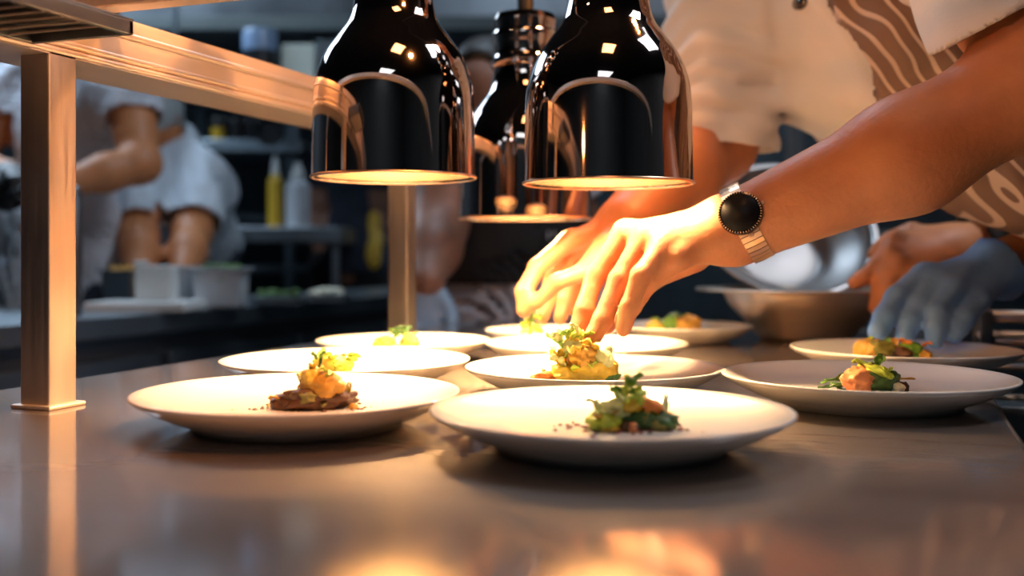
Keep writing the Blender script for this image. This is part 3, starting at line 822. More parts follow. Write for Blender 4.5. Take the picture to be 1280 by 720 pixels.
# shirt : torso shell with loose folds
def np3(v): return np.array(v, float)
def shirt_groups(b, puff=.012, sl={'L': 1.0, 'R': 1.0}, tp=.02):
    G = [Group([Cap(p.a, p.b, p.r1+tp, p.r2+tp, flat=None if p.flat is None else Vector(p.flat), fs=p.fs) for p in b.torso.prims], .05, .03)]
    for q in 'LR':
        sh, el = b.J['sh'+q], b.J['el'+q]
        e = lerp(sh, el, sl[q])
        r = b.upper[q].prims[0].r1
        G.append(Group([Cap(sh, e, r+puff, r+puff*1.3)], .03, .035))
    return G
def sleeve_clip(b, q, frac, tilt=None, cen=None):
    sh, el = b.J['sh'+q], b.J['el'+q]
    c = np3(lerp(sh, el, frac)); n = np3((el-sh).normalized() if tilt is None else tilt)
    if cen is not None: c = np3(cen)
    R_ = b.upper[q].prims[0].r1*2.1
    shn = np3(sh); nn = np3((el-sh).normalized()); L = (el-sh).length
    def f(p):
        d = (p-c)@n
        # only act near the arm axis beyond the shoulder
        t = (p-shn)@nn
        q_ = (p-shn)-np.outer(t, nn); rad = np.sqrt((q_**2).sum(1))
        near = np.maximum(rad-R_, L*.25-t)
        return np.minimum(d, -near)
    return f
def gown(b, groups, h, m, name, clips, th=.0046, wr=.006, fx=38, seed=1, off=0., extra=None, fold=None):
    def post(p, d):
        d = d-off+wrinkle(p, wr, fx, seed)+(fold(p) if fold else 0)
        d2 = np.abs(d)-th
        for c in clips: d2 = np.maximum(d2, c(p))
        return extra(p, d2) if extra else d2
    return sdf_obj(name, groups, h, m, b.parent, post, .03)
hemL = np3((W(1225, 62, 1.08)-W(1170, -40, 1.10)).normalized())
neckc = np3(J['neck']); upn = np3((J['head']-J['neck']).normalized())
clip_neck = lambda p: (p-neckc)@upn-.02
pelc = np3(J['pelvis']); pax = np3((J['pelvis']-J['waist']).normalized())
clip_pel = lambda p: (p-pelc)@pax-.02
def sleeve_fold(p, a=np3(J['shR']), b=np3(J['elR'])):
    ax = (b-a)/np.linalg.norm(b-a); t = (p-a)@ax; q = (p-a)-np.outer(t, ax); rad = np.sqrt((q**2).sum(1))
    wgt = np.clip((.13-rad)/.05, 0, 1)*np.clip((t-.02)/.06, 0, 1)
    ph = t*78+q@np.array([14., 22., 0])+1.6*np.sin(q@np.array([30., -20., 10.]))
    return -wgt*.0062*(np.maximum(np.sin(ph), -.2)+.5*np.sin(ph*1.9+1))
Gs = shirt_groups(chb, .018, {'L': 1.05, 'R': 1.12}, .023)
gown(chb, Gs, .0042, M['shirt'], 'shirt', th=.0062, clips=[sleeve_clip(chb, 'L', .80, (W(1291, 162, 1.05)-W(1222, 40, 1.05)).normalized(), W(1222, 38, 1.05)), sleeve_clip(chb, 'R', .94, V3(-.12, 0, -1).normalized(), W(893, 183, 1.53)), clip_neck, clip_pel], wr=.011, fx=34, seed=4, fold=sleeve_fold)
# striped apron: outer shell over the near half of the chest and the belly
ap0 = np3(W(1068, 40, 1.30)); apn = np3((W(1068, 40, 1.3)-W(1110, 20, 1.3)).normalized())
def ap_clip(p):
    # left boundary plane through the chest in front view and the back
    s_ = (p-ap0)@apn
    return s_
tor_only = [Gs[0]]
gown(chb, tor_only, .0055, M['stripe'], 'striped_apron', [ap_clip, clip_neck, lambda p: (p-pelc)@pax-.25,
     lambda p: -((p-np3(lerp(J['chest'], J['waist'], .5)))@np3(chb.ff))-.10], wr=.013, fx=38, seed=4, off=.018, th=.006)
# trousers + shoes
def trousers(b, m, off=.016, h=.01, top=.06):
    G = [Group([Cap(p.a, p.b, p.r1+off, p.r2+off) for p in g.prims[:3]], .03, .04) for g in b.legs]
    Jp = b.J['pelvis']; G.append(Group([Cap(Jp+b.side*.05, Jp-b.side*.05, b.torso.prims[2].r1+off*.8, None, flat=b.ff, fs=.9), Cap(lerp(Jp, b.J['waist'], .5), Jp, b.torso.prims[5 if False else 4].r1+off*.5)], .03, .04))
    wz = lerp(Jp, b.J['waist'], .75).z; 
    return sdf_obj('trousers', G, h, m, b.parent, lambda p, d: np.maximum(np.maximum(d+wrinkle(p, .008, 22, 3), p[:, 2]-wz), .07-p[:, 2]))
def shoes(b, m, h=.008):
    for g in b.legs:
        p = g.prims[3]; G = [Group([Cap(p.a-np.array([0, 0, .0]), p.b, p.r1+.012, p.r2+.012)], .01, .01)]
        sdf_obj('shoe', G, h, m, b.parent, lambda q, d: np.maximum(np.maximum(d, .002-q[:, 2]), q[:, 2]-.10))
trousers(chb, M['black']); shoes(chb, M['shoe'])
# small dark oval pin on the shirt front
bpy.context.view_layer.update()
so = next(o for o in chef.children if o.name.startswith('shirt'))
dg_o = camo.location.copy(); dr = (W(1001, 3, 1)-dg_o).normalized()
hit, hp_, hn, _ = so.ray_cast(so.matrix_world.inverted() @ dg_o, dr)
if hit:
    q = hn.to_track_quat('Z', 'Y').to_matrix().to_4x4()
    bm = lathe_bm([(0, -.003), (.011, -.003), (.012, 0), (.011, .004), (.0, .006)], 32)
    bmesh.ops.transform(bm, matrix=Matrix.Translation(hp_) @ q @ Matrix.Diagonal((1.5, .8, 1, 1)), verts=bm.verts)
    bm_obj('clip_pin', bm, M['lampdark'], chef, smooth=True)

# ---------------- wristwatch on the near wrist
def watch():
    wc = lerp(J['wrL'], J['elL'], .045)
    ax = (J['elL']-J['wrL']).normalized()
    n = (W(912, 250, 1.0)-W(930, 283, 1.052)).normalized(); n = (n-ax*n.dot(ax)).normalized()
    s = ax.cross(n)
    t = empty('wristwatch', wc, 0, 'round black dial wristwatch with gold link strap on the chef wrist', 'watch')
    Rb = .0405
    bm = bmesh.new(); N = 40; 
    for k in range(N):
        a0 = 2*math.pi*k/N; a1 = 2*math.pi*(k+.86)/N
        vs = []
        for a in (a0, a1):
            d = n*math.cos(a)+s*math.sin(a)
            for (r, w_) in ((Rb-.001, -.0105), (Rb+.002, -.0105), (Rb+.0026, 0), (Rb+.002, .0105), (Rb-.001, .0105)):
                vs.append(bm.verts.new(wc+d*r+ax*w_))
        for i in range(5): bm.faces.new((vs[i], vs[(i+1) % 5], vs[5+(i+1) % 5], vs[5+i]))
        bm.faces.new(vs[:5]); bm.faces.new(vs[5:][::-1])
    bm_obj('strap', bm, M['gold'], t)
    R = Matrix((ax, s, n)).transposed().to_4x4()
    vdir = (camo.location-wc).normalized()
    fn = (n*.85+vdir*.65).normalized()
    sx = ax-fn*ax.dot(fn); sx.normalize(); sy = fn.cross(sx)
    R = Matrix((sx, sy, fn)).transposed().to_4x4()
    X = Matrix.Translation(wc+fn*(Rb-.002)) @ R
    bm = lathe_bm([(0, -.004), (.0205, -.004), (.0222, -.001), (.0226, .004), (.0215, .0072), (.0195, .0078), (.0190, .0066), (0, .0066)], 64); bmesh.ops.transform(bm, matrix=X, verts=bm.verts)
    bm_obj('case', bm, M['lampdark'], t, auto=41)
    bm = bmesh.new()
    for k in range(48):
        a = 2*math.pi*k/48
        box_bm((.0200, -.0005, .0070), (.0216, .0005, .0080), .0002, bm, Matrix.Rotation(a, 4, 'Z'), 1)
    bmesh.ops.transform(bm, matrix=X, verts=bm.verts); bm_obj('bezel', bm, M['gold'], t)
    bm = lathe_bm([(0, .0068), (.0192, .0068), (.0188, .0078), (0, .0084)], 64); bmesh.ops.transform(bm, matrix=X, verts=bm.verts)
    bm_obj('dial', bm, M['dial'], t, smooth=True)
    bm = bmesh.new(); box_bm((-.003, -.0265, .0), (.003, -.0225, .004), .001, bm); bmesh.ops.transform(bm, matrix=X, verts=bm.verts); bm_obj('lug', bm, M['gold'], t)
    bm = bmesh.new(); box_bm((.0225, -.002, .001), (.0258, .002, .005), .0008, bm); bmesh.ops.transform(bm, matrix=X, verts=bm.verts); bm_obj('crown', bm, M['gold'], t)
watch()

# ---------------- person with the blue glove
p2 = empty('person', (.46, 2.05, 0), 0, 'person in black with one blue gloved hand and a bare hand on the bowl', 'person')
J = dict(head=V3(.22, 2.06, 1.62), neck=V3(.36, 2.07, 1.47), shL=V3(.39, 1.88, 1.40), shR=V3(.39, 2.26, 1.40), chest=V3(.42, 2.07, 1.30), waist=V3(.50, 2.06, 1.14), pelvis=V3(.54, 2.05, .98),
         elL=V3(.37, 1.66, 1.125), wrL=W(1252, 334, 1.40), elR=V3(.42, 2.02, 1.12), wrR=W(1183, 312, 1.62),
         kneeL=V3(.50, 1.93, .52), kneeR=V3(.50, 2.17, .52), ankL=V3(.56, 1.93, .09), ankR=V3(.56, 2.17, .09))
gl = hand_from_joints(J['wrL'], .036,
    [ch((1156, 345, 1.385), (1121, 372, 1.360), (1106, 396, 1.345), (1097, 415, 1.335)),
     ch((1170, 352, 1.370), (1147, 382, 1.350), (1138, 402, 1.340), (1131, 420, 1.335)),
     ch((1190, 362, 1.350), (1172, 392, 1.325), (1170, 408, 1.322), (1168, 424, 1.322)),
     ch((1222, 375, 1.345), (1205, 398, 1.325), (1198, 408, 1.322), (1192, 418, 1.322))],
    (W(1180, 300, 1.3)-W(1200, 350, 1.36)),
    ch((1215, 350, 1.43), (1180, 372, 1.43), (1160, 392, 1.41), (1145, 405, 1.39)), fr=(.0138, .0130, .0120, .0105))
br = hand_from_joints(J['wrR'], .046,
    [ch((1118, 300, 1.60), (1098, 330, 1.585), (1082, 345, 1.58), (1068, 353, 1.58)),
     ch((1114, 316, 1.585), (1104, 346, 1.570), (1100, 362, 1.572), (1097, 376, 1.578)),
     ch((1122, 330, 1.570), (1110, 358, 1.560), (1104, 372, 1.565), (1094, 384, 1.575)),
     ch((1135, 345, 1.560), (1122, 368, 1.555), (1112, 382, 1.56), (1098, 390, 1.57))],
    (W(1140, 250, 1.5)-W(1170, 300, 1.55)),
    ch((1140, 290, 1.625), (1112, 298, 1.635), (1100, 308, 1.64), (1090, 318, 1.645)), fr=(.0150, .0138, .0125, .0115))
p2b = Body(J, (-1, -.15, 0), [gl, br], .0042, M['skin_b'], p2, armr=(.050, .046, .034), hfwd=(-.9, -.2, -.4))
sdf_obj('hair', p2b.hair, .007, M['hair'], p2, p2b.hp)
cuff = np3(W(1249, 334, 1.40)); ca = np3((J['elL']-J['wrL']).normalized())
# glove: thin skin over the hand, ending in a rolled cuff
cp = np3(W(1246, 331, 1.40)); cn = np3((W(1275, 320, 1.41)-W(1238, 338, 1.395)).normalized())
def glove_post(p, d):
    t = (p-cp)@cn
    roll = .0022*np.exp(-(t/.0035)**2)
    d = d-.0026-.004*np.clip((t+.05)/.05, 0, 1)-roll+wrinkle(p, .0012, 170, 8)
    return np.maximum(d, t)
armg = Group([Cap(J['wrL'], lerp(J['elL'], J['wrL'], .6), .036, .040)], .02, .02)
glv = sdf_obj('glove', gl+[armg], .0035, M['glove'], p2, glove_post, .02); glv['label'] = 'blue nitrile glove with rolled cuff'
Gs2 = shirt_groups(p2b, .014, {'L': .9, 'R': 1.0}, .02)
er, wrr = J['elR'], J['wrR']
Gs2.append(Group([Cap(er, lerp(er, wrr, .93), .058, .048)], .02, .03))
neck2 = np3(J['neck'])
wcl = np3(lerp(er, wrr, .90)); wcn = np3((wrr-er).normalized())
gown(p2b, Gs2, .008, M['black'], 'jacket', [sleeve_clip(p2b, 'L', .85), lambda p: p[:, 2]-1.485, lambda p: .86-p[:, 2], lambda p: np.where(p[:, 0] < .36, (p-wcl)@wcn, -1)], th=.004, wr=.006, fx=26, seed=9)
trousers(p2b, M['black']); shoes(p2b, M['shoe'])

# ---------------- background figures
def person(name_label, J, fwd, hands, skin, shirt, h=.009, sl=.75, head_m='hair', hfwd=None, hup=(0, 0, 1), trou='navy', **k):
    t = empty('person', (J['pelvis'].x, J['pelvis'].y, 0), 0, name_label, 'person')
    b = Body(J, fwd, hands, h, M[skin], t, hfwd=hfwd, hup=hup, **k)
    sdf_obj('cap' if head_m == 'cap' else 'hair', b.hair, h, M[head_m], t, (lambda p, d: d-.012) if head_m == 'cap' else b.hp)
    cu = .055 if head_m == 'cap' else .02
    G = shirt_groups(b, .016, {'L': 1, 'R': 1}, .022)
    nk = np3(J['neck']); na = np3((J['head']-J['neck']).normalized()); pc_ = np3(J['pelvis']); pa = np3((J['pelvis']-J['waist']).normalized())
    gown(b, G, h, M[shirt], 'shirt', [sleeve_clip(b, 'L', sl), sleeve_clip(b, 'R', sl), lambda p: (p-nk)@na-cu, lambda p: (p-pc_)@pa-.05], th=h*.6, wr=.012, fx=24, seed=int(J['pelvis'].y*10) % 17)
    trousers(b, M[trou], h=.012); shoes(b, M['shoe'], .01)
    return t, b
# left person in white tee
J = dict(shR=W(160, 112, 3.05), shL=W(5, 118, 3.25), neck=W(85, 62, 3.2), head=W(70, -10, 3.1), chest=W(85, 170, 3.22), waist=W(80, 270, 3.22), pelvis=W(75, 350, 3.25),
         elR=W(176, 205, 2.95), wrR=W(70, 232, 2.80), elL=W(-40, 210, 3.1), wrL=W(10, 215, 2.85), kneeR=V3(0, 0, 0), kneeL=V3(0, 0, 0), ankR=V3(0, 0, 0), ankL=V3(0, 0, 0))
def legsfor(J, fwd, spread=.11, kz=.5, dk=.0):
    side = (J['shL']-J['shR']); side.z = 0; side.normalize()
    p = J['pelvis']; f = Vector(fwd); f.z = 0; f.normalize()
    for q, sg in (('L', 1), ('R', -1)):
        J['knee'+q] = V3(p.x, p.y, kz)+side*sg*spread+f*(.03+dk); J['ank'+q] = V3(p.x, p.y, .09)+side*sg*spread
    return J
fw = (W(640, 300, 1)-W(80, 300, 3)); fw = Vector((SA*.6, -CA, 0))
legsfor(J, fw)
hA = auto_hand(J['wrR'], W(0, 238, 2.78)-J['wrR'], (0, 0, -1), (.2, -1, .3), .8, 1.0, .032)
hB = auto_hand(J['wrL'], W(40, 222, 2.72)-J['wrL'], (0, 0, -1), (-.2, -1, .3), .8, 1.0, .032)
tA, bA = person('person in white tee with bent bare arm working behind the near gantry post', J, fw, [hA, hB], 'skin_b', 'shirt_b', hfwd=(.2, -.8, -.5), armr=(.056, .050, .034), sl=.42)
for q, hh in (('R', hA), ('L', hB)):
    o = sdf_obj('glove', hh, .008, M['glovek'], tA, lambda p, d: d-.006); o['label'] = 'black glove'
# pale apron of the left person
def skirt(b, m, name, top, bottom, rad_t, rad_b, f, h=.011, half=True, seed=2):
    G = [Group([Cap(top, bottom, rad_t, rad_b, flat=f, fs=.72)], .02, .02)]
    tn = np3(top); fn = np3(Vector(f).normalized())
    def post(p, d):
        d = np.abs(d+wrinkle(p, .016, 20, seed))-.006
        d = np.maximum(np.maximum(d, p[:, 2]-top.z), bottom.z-p[:, 2])
        if half: d = np.maximum(d, -((p-tn)@fn)-.02)
        return d
    return sdf_obj(name, G, h, M[m], b.parent, post)
skirt(bA, 'apron_pale', 'apron', W(22, 262, 3.12), V3(W(22, 300, 3.12).x, W(22, 300, 3.12).y, .55), .11, .14, fw)

# bent person with pale cap
J = dict(head=W(196, 150, 3.50), neck=W(214, 185, 3.56), shL=W(252, 222, 3.52), shR=W(172, 226, 3.42), chest=W(222, 236, 3.70), waist=W(232, 262, 3.95), pelvis=W(236, 300, 4.12),
         elL=W(240, 290, 3.36), wrL=W(226, 352, 3.10), elR=W(172, 296, 3.26), wrR=W(176, 350, 3.04), kneeR=V3(0, 0, 0), kneeL=V3(0, 0, 0), ankR=V3(0, 0, 0), ankL=V3(0, 0, 0))
fB = Vector((SA, -CA, 0))
legsfor(J, fB)
hA = auto_hand(J['wrR'], W(168, 374, 2.95)-J['wrR'], (0, -1, -.3), (1, 0, 0), .7, .95, .030)
hB = auto_hand(J['wrL'], W(224, 378, 3.0)-J['wrL'], (0, -1, -.3), (-1, 0, 0), .7, .95, .030)
tB, bB = person('person in pale blue white shirt and cap bending over the steel tubs', J, fB+V3(0, 0, -.6), [hA, hB], 'skin_b', 'apron_pale', head_m='cap', hfwd=(.1, -.7, -.8), hup=(0, -.8, .6), armr=(.064, .056, .036), sl=.86)

# middle person with black apron, glove on counter side
J = dict(head=W(608, 118, 2.42), neck=W(622, 178, 2.50), shR=W(566, 196, 2.42), shL=W(700, 196, 2.62), chest=W(632, 240, 2.55), waist=W(632, 310, 2.55), pelvis=W(630, 372, 2.58),
         elR=W(546, 282, 2.36), wrR=W(532, 352, 2.20), elL=W(716, 280, 2.66), wrL=W(722, 350, 2.60), kneeR=V3(0, 0, 0), kneeL=V3(0, 0, 0), ankR=V3(0, 0, 0), ankL=V3(0, 0, 0))
fC = Vector((SA-.15, -CA, 0))
legsfor(J, fC)
hA = auto_hand(J['wrR'], W(530, 384, 2.18)-J['wrR'], (.4, -.6, 0), (1, 0, 0), .5, .95, .028)
hB = auto_hand(J['wrL'], W(724, 385, 2.58)-J['wrL'], (0, -.6, 0), (-1, 0, 0), .6, .95, .028)
tC, bC = person('person in black top with grey apron standing behind the rear heat lamp', J, fC, [hA, hB], 'skin_d', 'shirt_b', hfwd=(.1, -.8, -.5), armr=(.066, .062, .040), sl=.62, trou='apron_grey')
o = sdf_obj('glove', hA, .007, M['glovep'], tC, lambda p, d: d-.005); o['label'] = 'pale blue glove'
# black bib over the shirt, grey apron below
G = shirt_groups(bC, .02, {'L': .1, 'R': .1}, .030)[:1]
gown(bC, G, .009, M['black'], 'bib', [lambda p: p[:, 2]-1.36, lambda p: .97-p[:, 2]], th=.006, wr=.010, fx=20, seed=3)
skirt(bC, 'apron_grey', 'apron', V3(J['pelvis'].x, J['pelvis'].y, 1.0), V3(J['pelvis'].x, J['pelvis'].y, .5), .245, .27, fC, half=False, seed=5)

# dark figure with yellow cloth
J = dict(head=W(440, 150, 5.0), neck=W(440, 185, 5.05), shL=W(478, 205, 5.05), shR=W(400, 205, 5.05), chest=W(438, 240, 5.1), waist=W(438, 290, 5.1), pelvis=W(438, 330, 5.1),
         elL=W(470, 275, 5.12), wrL=W(452, 335, 5.08), elR=W(392, 280, 5.05), wrR=W(415, 330, 5.08), kneeR=V3(0, 0, 0), kneeL=V3(0, 0, 0), ankR=V3(0, 0, 0), ankL=V3(0, 0, 0))
legsfor(J, fB)
hA = auto_hand(J['wrR'], V3(0, 0, -1), (0, -.6, 0), (1, 0, 0), .5, .95, .028)
hB = auto_hand(J['wrL'], V3(0, 0, -1), (0, -.6, 0), (-1, 0, 0), .5, .95, .028)
tD, bD = person('person in dark clothes seen beside the second gantry post, yellow cloth on shoulder', J, fB, [hA, hB], 'skin_d', 'navy', hfwd=(.1, -.8, -.5), sl=.4, trou='black')
G = [Group([Cap(W(467, 275, 5.0), W(466, 325, 4.98), .038, .046, flat=(SA, -CA, 0), fs=.35)], .01, .01)]
sdf_obj('yellow_cloth', G, .008, M['yellow'], tD, lambda p, d: d+wrinkle(p, .006, 40, 2))

# ------------------------------------------------------------------ back counter and things on it
BX1, BX0 = -1.684, -2.14
def back_counter():
    t = empty('back_counter', ((BX0+BX1)/2, 2.6, 0), 0, 'dark steel back counter running behind the gantry with cupboard doors', 'counter')
    box('worktop', (BX0, .3, .85), (BX1, 5.2, .90), M['bsteel'], t, .004)
    box('carcass', (BX0+.03, .32, .08), (BX1-.05, 5.18, .85), M['dsteel'], t, .002)
    y = .36
    while y < 4.7:
        d = box('door', (BX1-.05, y, .14), (BX1-.03, y+.56, .80), M['bsteel'], t, .004)
        b = bmesh.new(); tube_bm([(BX1-.03, y+.46, .72), (BX1-.012, y+.46, .71), (BX1-.012, y+.46, .58), (BX1-.03, y+.46, .57)], .005, 8, b)
        bm_obj('handle', b, M['steel'], d, smooth=True)
        y += .60
    box('plinth', (BX0+.06, .34, 0), (BX1-.10, 5.16, .08), M['black_pl'], t)
back_counter()
RY = Matrix.Rotation(0, 4, 'Z')
def Pc(px, py_front, z=.90):
    d = (CAMZ-z)*FPX/(py_front-HY); return W(px, HY, d).xy, d
def boxat(name, px0, px1, d, z0, z1, depth, m, label=None, cat=None, bev=.006, parent=None):
    """box facing the camera between two columns of the photograph at distance d"""
    a = W(px0, HY, d); b = W(px1, HY, d)
    L = (b-a).length; X = Matrix.Translation((a.x, a.y, 0)) @ Matrix.Rotation(YAW, 4, 'Z')
    bm = box_bm((0, 0, z0), (L, depth, z1), bev, mat=X)
    o = bm_obj(name, bm, m, parent)
    if label: tag(o, label, cat)
    return o
def zat(py, d): return CAMZ+(HY-py)/FPX*d
# white chopping board
boxat('chopping_board', 104, 230, 2.54, .901, .925, .20, M['white_pl'], 'white plastic chopping board lying on the back counter', 'board', .004)
# white paper carton standing on the board
def carton():
    d = 2.63; t = empty('paper_carton', W(190, HY, d)*1, 0, 'white paper carton standing on the chopping board', 'carton'); t.location.z = .925
    bx = boxat('box', 168, 213, d, .926, zat(332, d), .07, M['white_pl'], parent=t, bev=.003)
    a = W(168, HY, d); b = W(213, HY, d)
    bm = bmesh.new()
    X = Matrix.Translation((a.x, a.y, zat(332, d))) @ Matrix.Rotation(YAW, 4, 'Z') @ Matrix.Rotation(.5, 4, 'X')
    box_bm((0, 0, 0), ((b-a).length*.4, .004, .012), .001, bm, X); bm_obj('flap', bm, M['white_pl'], t)
carton()
def tub(name, px0, px1, d, ztop, depth, m, label, fillm=None, z0=.901):
    a = W(px0, HY, d); b = W(px1, HY, d); L = (b-a).length
    t = empty(name, ((a.x+b.x)/2, (a.y+b.y)/2, z0), 0, label, 'tub')
    X = Matrix.Translation((a.x, a.y, z0)) @ Matrix.Rotation(YAW, 4, 'Z')
    H = ztop-z0; wl = .003
    bm = bmesh.new(); tp = .008
    # tapered open tub: outer and inner walls, base and flanged rim
    def ring(i, z): return [bm.verts.new((x, y, z)) for x, y in ((i, i), (L-i, i), (L-i, depth-i), (i, depth-i))]
    R = [ring(tp+.006, 0), ring(tp, .008), ring(.004, H-.006), ring(-.006, H-.006), ring(-.006, H), ring(.006, H), ring(tp+.006, .01)]
    for A, B in zip(R[:-1], R[1:]):
        for k in range(4): bm.faces.new((A[k], A[(k+1) % 4], B[(k+1) % 4], B[k]))
    bm.faces.new(R[0][::-1]); bm.faces.new(R[-1])
    bmesh.ops.transform(bm, matrix=X, verts=bm.verts)
    bm_obj('body', bm, m, t)
    if fillm:
        rn = random.Random(int(px0)); bm = bmesh.new()
        for _ in range(40):
            x, y = rn.uniform(.02, L-.02), rn.uniform(.02, depth-.02)
            q = X @ Vector((x, y, H-.010+rn.uniform(0, .014)))
            blob_bm(q, (.016, .012, .009), rn, bm, .3, 1.6, 1)
        blob_bm(X @ Vector((L/2, depth/2, H-.03)), (L*.40, depth*.40, .022), rn, bm, .1, 1, 2)
        o = bm_obj('contents', bm, fillm, t, smooth=True); o['kind'] = 'stuff'
tub('food_tub', 238, 302, 2.72, zat(335, 2.72), .10, M['clear'], 'clear plastic tub of greens on the back counter, rightmost of the tubs', M['green_food'])
tub('food_tub', 214, 238, 2.80, zat(333, 2.80), .14, M['clear'], 'narrow grey tub between the paper carton and the clear tub')
tub('food_tub', 124, 164, 2.84, zat(338, 2.84), .16, M['bsteel'], 'dark steel tub of yellow food left of the paper carton', F['gold'])
def canister():
    d = 2.42; c = W(91, HY, d); H = zat(232, d)-.9
    t = empty('steel_canister', (c.x, c.y, .9), 0, 'tall narrow dark canister on the back counter just behind the near post', 'canister')
    bm_obj('body', lathe_bm([(0, .001), (.019, .001), (.020, .006), (.020, H*.9), (.017, H*.92), (0, H*.92)], 28, center=(c.x, c.y, .9)), M['dsteel'], t, auto=41)
    bm_obj('lid', lathe_bm([(0, H*.92), (.0185, H*.92), (.0185, H*.98), (.006, H), (0, H)], 28, center=(c.x, c.y, .9)), M['bsteel'], t, auto=41)
canister()
# trays of greens
def tray(px0, px1, d, label, fm_, depth=.16):
    a = W(px0, HY, d); b = W(px1, HY, d); L = (b-a).length
    t = empty('tray', ((a.x+b.x)/2, (a.y+b.y)/2, .901), 0, label, 'tray')
    X = Matrix.Translation((a.x, a.y, .901)) @ Matrix.Rotation(YAW, 4, 'Z')
    bm = bmesh.new()
    box_bm((0, 0, 0), (L, depth, .006), .002, bm, X)
    for lo, hi in (((0, 0, .004), (L, .006, .024)), ((0, depth-.006, .004), (L, depth, .024)), ((0, 0, .004), (.006, depth, .024)), ((L-.006, 0, .004), (L, depth, .024))): box_bm(lo, hi, .002, bm, X)
    bm_obj('pan', bm, M['bsteel'], t)
    rn = random.Random(px0); bm = bmesh.new()
    for _ in range(60):
        q = X @ Vector((rn.uniform(.02, L-.02), rn.uniform(.02, depth-.02), rn.uniform(.012, .035)))
        blob_bm(q, (.013, .010, .008), rn, bm, .4, 1.6, 1)
    o = bm_obj('contents', bm, fm_, t, smooth=True); o['kind'] = 'stuff'
tray(310, 372, 2.92, 'shallow tray of chopped greens beside the clear tub on the back counter', M['green_food'])
tray(378, 430, 3.10, 'shallow tray of pale pieces farther along the back counter', F['cream'])
# upright steel post of the back counter rack
def rack():
    t = empty('steel_rack', (-2.9, 4.6, 0), 0, 'dim steel shelving with pots and bottles behind the bending person', 'shelving')
    Xr = []
    ya, yb, x0, x1 = 3.4, 7.0, -3.9, -3.3
    for y in (ya, 5.2, yb):
        for x in (x0, x1): box('post', (x-.02, y-.02, 0), (x+.02, y+.02, 2.3), M['bsteel'], t)
    for z in (.45, .98, 1.26, 1.62, 1.95):
        box('shelf', (x0, ya-.05, z-.035), (x1, yb+.05, z), M['bsteel'], t, .004)
    return x0, x1
rack()
# rack across the far end of the kitchen, seen between gantry rail and lamps
def far_unit():
    t = empty('shelf_unit', (-1.5, 6.3, 0), 0, 'dark shelf unit across the far kitchen behind the lamps', 'shelving')
    x0, x1, y0, y1 = -3.15, .8, 5.4, 5.9
    for x in (x0, -1.9, -.5, x1):
        for y in (y0, y1): box('post', (x-.02, y-.02, 0), (x+.02, y+.02, 2.45), M['bsteel'], t)
    for z in (.35, 1.16, 1.46, 2.05, 2.40):
        box('shelf', (x0-.02, y0, z-.04), (x1+.02, y1, z), M['bsteel'], t, .004)
far_unit()
def bottle(px, py_b, py_t, d, wpx, mb, mc, label, z0=None):
    zb = zat(py_b, d) if z0 is None else z0; H = zat(py_t, d)-zb; r = wpx/2/FPX*d; c = W(px, HY, d)
    t = empty('bottle', (c.x, c.y, zb), 0, label, 'bottle')
    bm_obj('body', lathe_bm(smooth_prof([(0, 0), (r*.95, 0), (r, .01), (r, H*.6), (r*.85, H*.68), (r*.4, H*.76), (0, H*.77)], 3), 28, center=(c.x, c.y, zb)), mb, t, smooth=True)
    bm_obj('cap', lathe_bm([(0, H*.74), (r*.5, H*.74), (r*.5, H*.85), (r*.2, H), (0, H)], 20, center=(c.x, c.y, zb)), mc, t, auto=41)
# low table/shelf carrying bottles at (330..400, 285)
def mid_shelf():
    d = 4.45
    t = empty('side_table', W(330, HY, d)*1, 0, 'dark side table carrying the yellow bottle in the background', 'table'); t.location.z = 0
    z = zat(283, d)
    boxat('tabletop', 268, 425, d, z-.07, z, .45, M['dsteel'], parent=t)
    for px in (272, 415):
        boxat('leg', px, px+8, d+.03, 0, z-.07, .03, M['dsteel'], parent=t, bev=.002)
        boxat('leg', px, px+8, d+.40, 0, z-.07, .03, M['dsteel'], parent=t, bev=.002)
    return z, d
zt, dt = mid_shelf()
bottle(344, 0, 196, dt+.12, 18, M['yellow'], M['white_pl'], 'yellow sauce bottle with white cap on the dark side table', zt+.001)
bottle(372, 0, 204, dt+.14, 30, M['clear'], M['white_pl'], 'wide pale grey bottle right of the yellow sauce bottle', zt+.001)
# hanging dark pan and jars, the yellow one in place of small lights
def pan(px, py, d, r):
    c = W(px, py, d); t = empty('hanging_pan', c, 0, 'round dark pan hanging below the gantry rail in the background', 'pan')
    X = Matrix.Translation(c) @ Matrix.Rotation(YAW, 4, 'Z') @ Matrix.Rotation(math.radians(90), 4, 'X')
    bm = lathe_bm([(0, 0), (r*.85, 0), (r, .04), (r+.004, .04), (r*.86, -.004), (0, -.004)], 40); bmesh.ops.transform(bm, matrix=X, verts=bm.verts)
    bm_obj('body', bm, M['black_pl'], t, auto=41)
    bm_obj('handle', tube_bm([c+V3(0, 0, r), c+V3(0, 0, r+.14), c+V3(0, 0, r+.16)], .010, 8), M['black_pl'], t, smooth=True)
    bm_obj('hook', tube_bm([c+V3(0, 0, r+.15), c+V3(0, 0, 1.905-c.z)], .004, 6), M['bsteel'], t, smooth=True)
pan(340, 166, 4.6, .062)
def jar(px, py_b, py_t, d, wpx, mb, ml, label, z0=None):
    zb = zat(py_b, d) if z0 is None else z0; H = zat(py_t, d)-zb; r = wpx/2/FPX*d; c = W(px, HY, d)
    t = empty('jar', (c.x, c.y, zb), 0, label, 'jar')
    bm_obj('body', lathe_bm([(0, 0), (r*.9, 0), (r, .006), (r, H*.58), (0, H*.58)], 32, center=(c.x, c.y, zb)), mb, t, auto=41)
    bm_obj('lid', lathe_bm([(0, H*.58), (r*1.12, H*.58), (r*1.15, H*.9), (r*1.05, H), (0, H)], 32, center=(c.x, c.y, zb)), ml, t, auto=41)
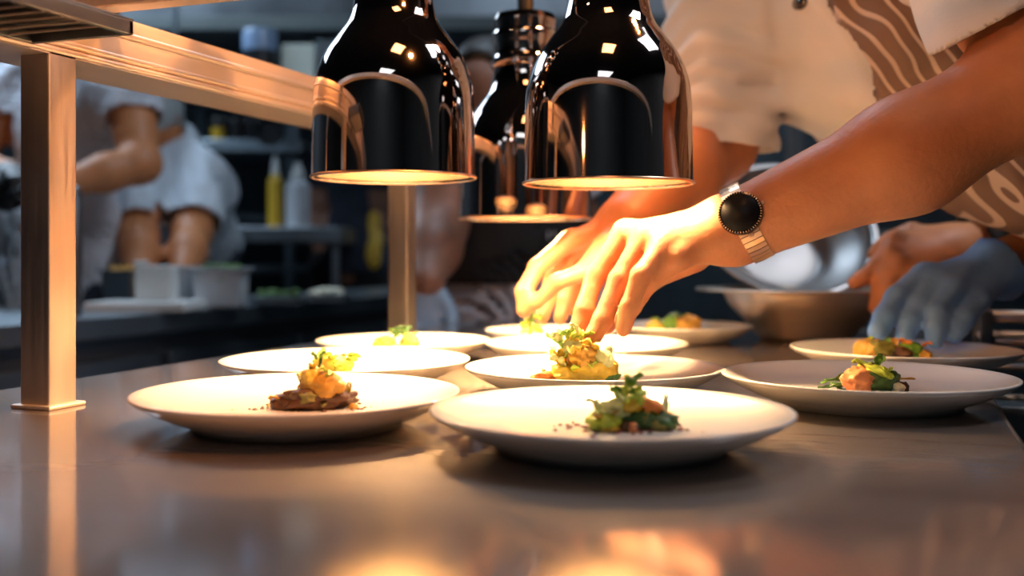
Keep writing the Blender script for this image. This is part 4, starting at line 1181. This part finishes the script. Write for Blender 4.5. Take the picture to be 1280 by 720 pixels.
# overhead shelf in the mid distance carrying jar and box
def high_shelf():
    d = 3.6
    t = empty('wall_shelf', W(330, 90, d), 0, 'dark overhead steel shelf carrying the black jar and white box', 'shelf')
    z = zat(98, d)
    boxat('board', 200, 470, d, z-.03, z, .35, M['bsteel'], parent=t)
    for px in (215, 455):
        boxat('hanger', px, px+6, d+.16, z, 2.699, .02, M['bsteel'], parent=t, bev=.001)
    return z, d
zs, ds = high_shelf()
jar(325, 0, 38, ds+.06, 38, M['black_pl'], M['bluegl'], 'black jar with blue grey lid above the gantry rail', zs+.001)
boxat('storage_box', 351, 393, ds+.05, zs+.001, zat(55, ds+.05), .18, M['offwhite'], 'off white storage box beside the black jar above the rail', 'box', .004)
boxat('storage_box', 396, 440, ds+.05, zs+.001, zat(50, ds+.05), .18, M['bsteel'], 'dark grey storage box right of the off white box', 'box', .004)
for i, (px, m_, lb) in enumerate([(273, M['yellow'], 'yellow jar standing in for small lights on the background shelving'), (296, M['black_pl'], 'first dark jar right of the yellow jar on the shelving'), (314, M['black_pl'], 'second dark jar right of the yellow jar on the shelving')]):  # yellow jar replaces small background lights, its colour stands for their glow
    c = W(px, HY, 4.9)
    jar(px, 176, 148, 4.9, 17, m_, M['black_pl'], lb, None)
# shelf under them
t = empty('wall_shelf', W(290, 180, 4.85), 0, 'grey background shelf holding the small yellow jar', 'shelf')
boxat('board', 196, 376, 4.80, zat(180, 4.8)-.035, zat(177, 4.9), .36, M['bsteel'], parent=t)
for px in (205, 366): boxat('hanger', px, px+6, 4.98, zat(177, 4.9), 2.699, .02, M['bsteel'], parent=t, bev=.001)

# extraction hood across the background
def hood():
    t = empty('extractor_hood', W(600, -20, 4.2), 0, 'dark extraction hood with a pale lower edge above the far kitchen', 'hood')
    d = 4.0
    z = zat(38, d)
    boxat('canopy', 150, 1010, d, z+.05, 2.699, .9, M['dsteel'], parent=t)
    boxat('edge_trim', 148, 1012, d-.01, z, z+.055, .03, M['trim'], parent=t)
hood()

# ceiling light panels (the fixtures that hold the area lights)
for (x, y, s, lb) in ((-3.0, 2.6, 1.2, 'square ceiling light panel above the back counter'), (-1.6, 5.6, 1.2, 'square ceiling light panel above the far kitchen')):
    t = empty('ceiling_light', (x, y, 2.69), 0, lb, 'light')
    bm = bmesh.new()
    for lo, hi in (((x-s/2-.03, y-s/2-.03, 2.672), (x+s/2+.03, y-s/2, 2.699)), ((x-s/2-.03, y+s/2, 2.672), (x+s/2+.03, y+s/2+.03, 2.699)), ((x-s/2-.03, y-s/2, 2.672), (x-s/2, y+s/2, 2.699)), ((x+s/2, y-s/2, 2.672), (x+s/2+.03, y+s/2, 2.699))):
        box_bm(lo, hi, .001, bm)
    bm_obj('frame', bm, M['white_pl'], t)
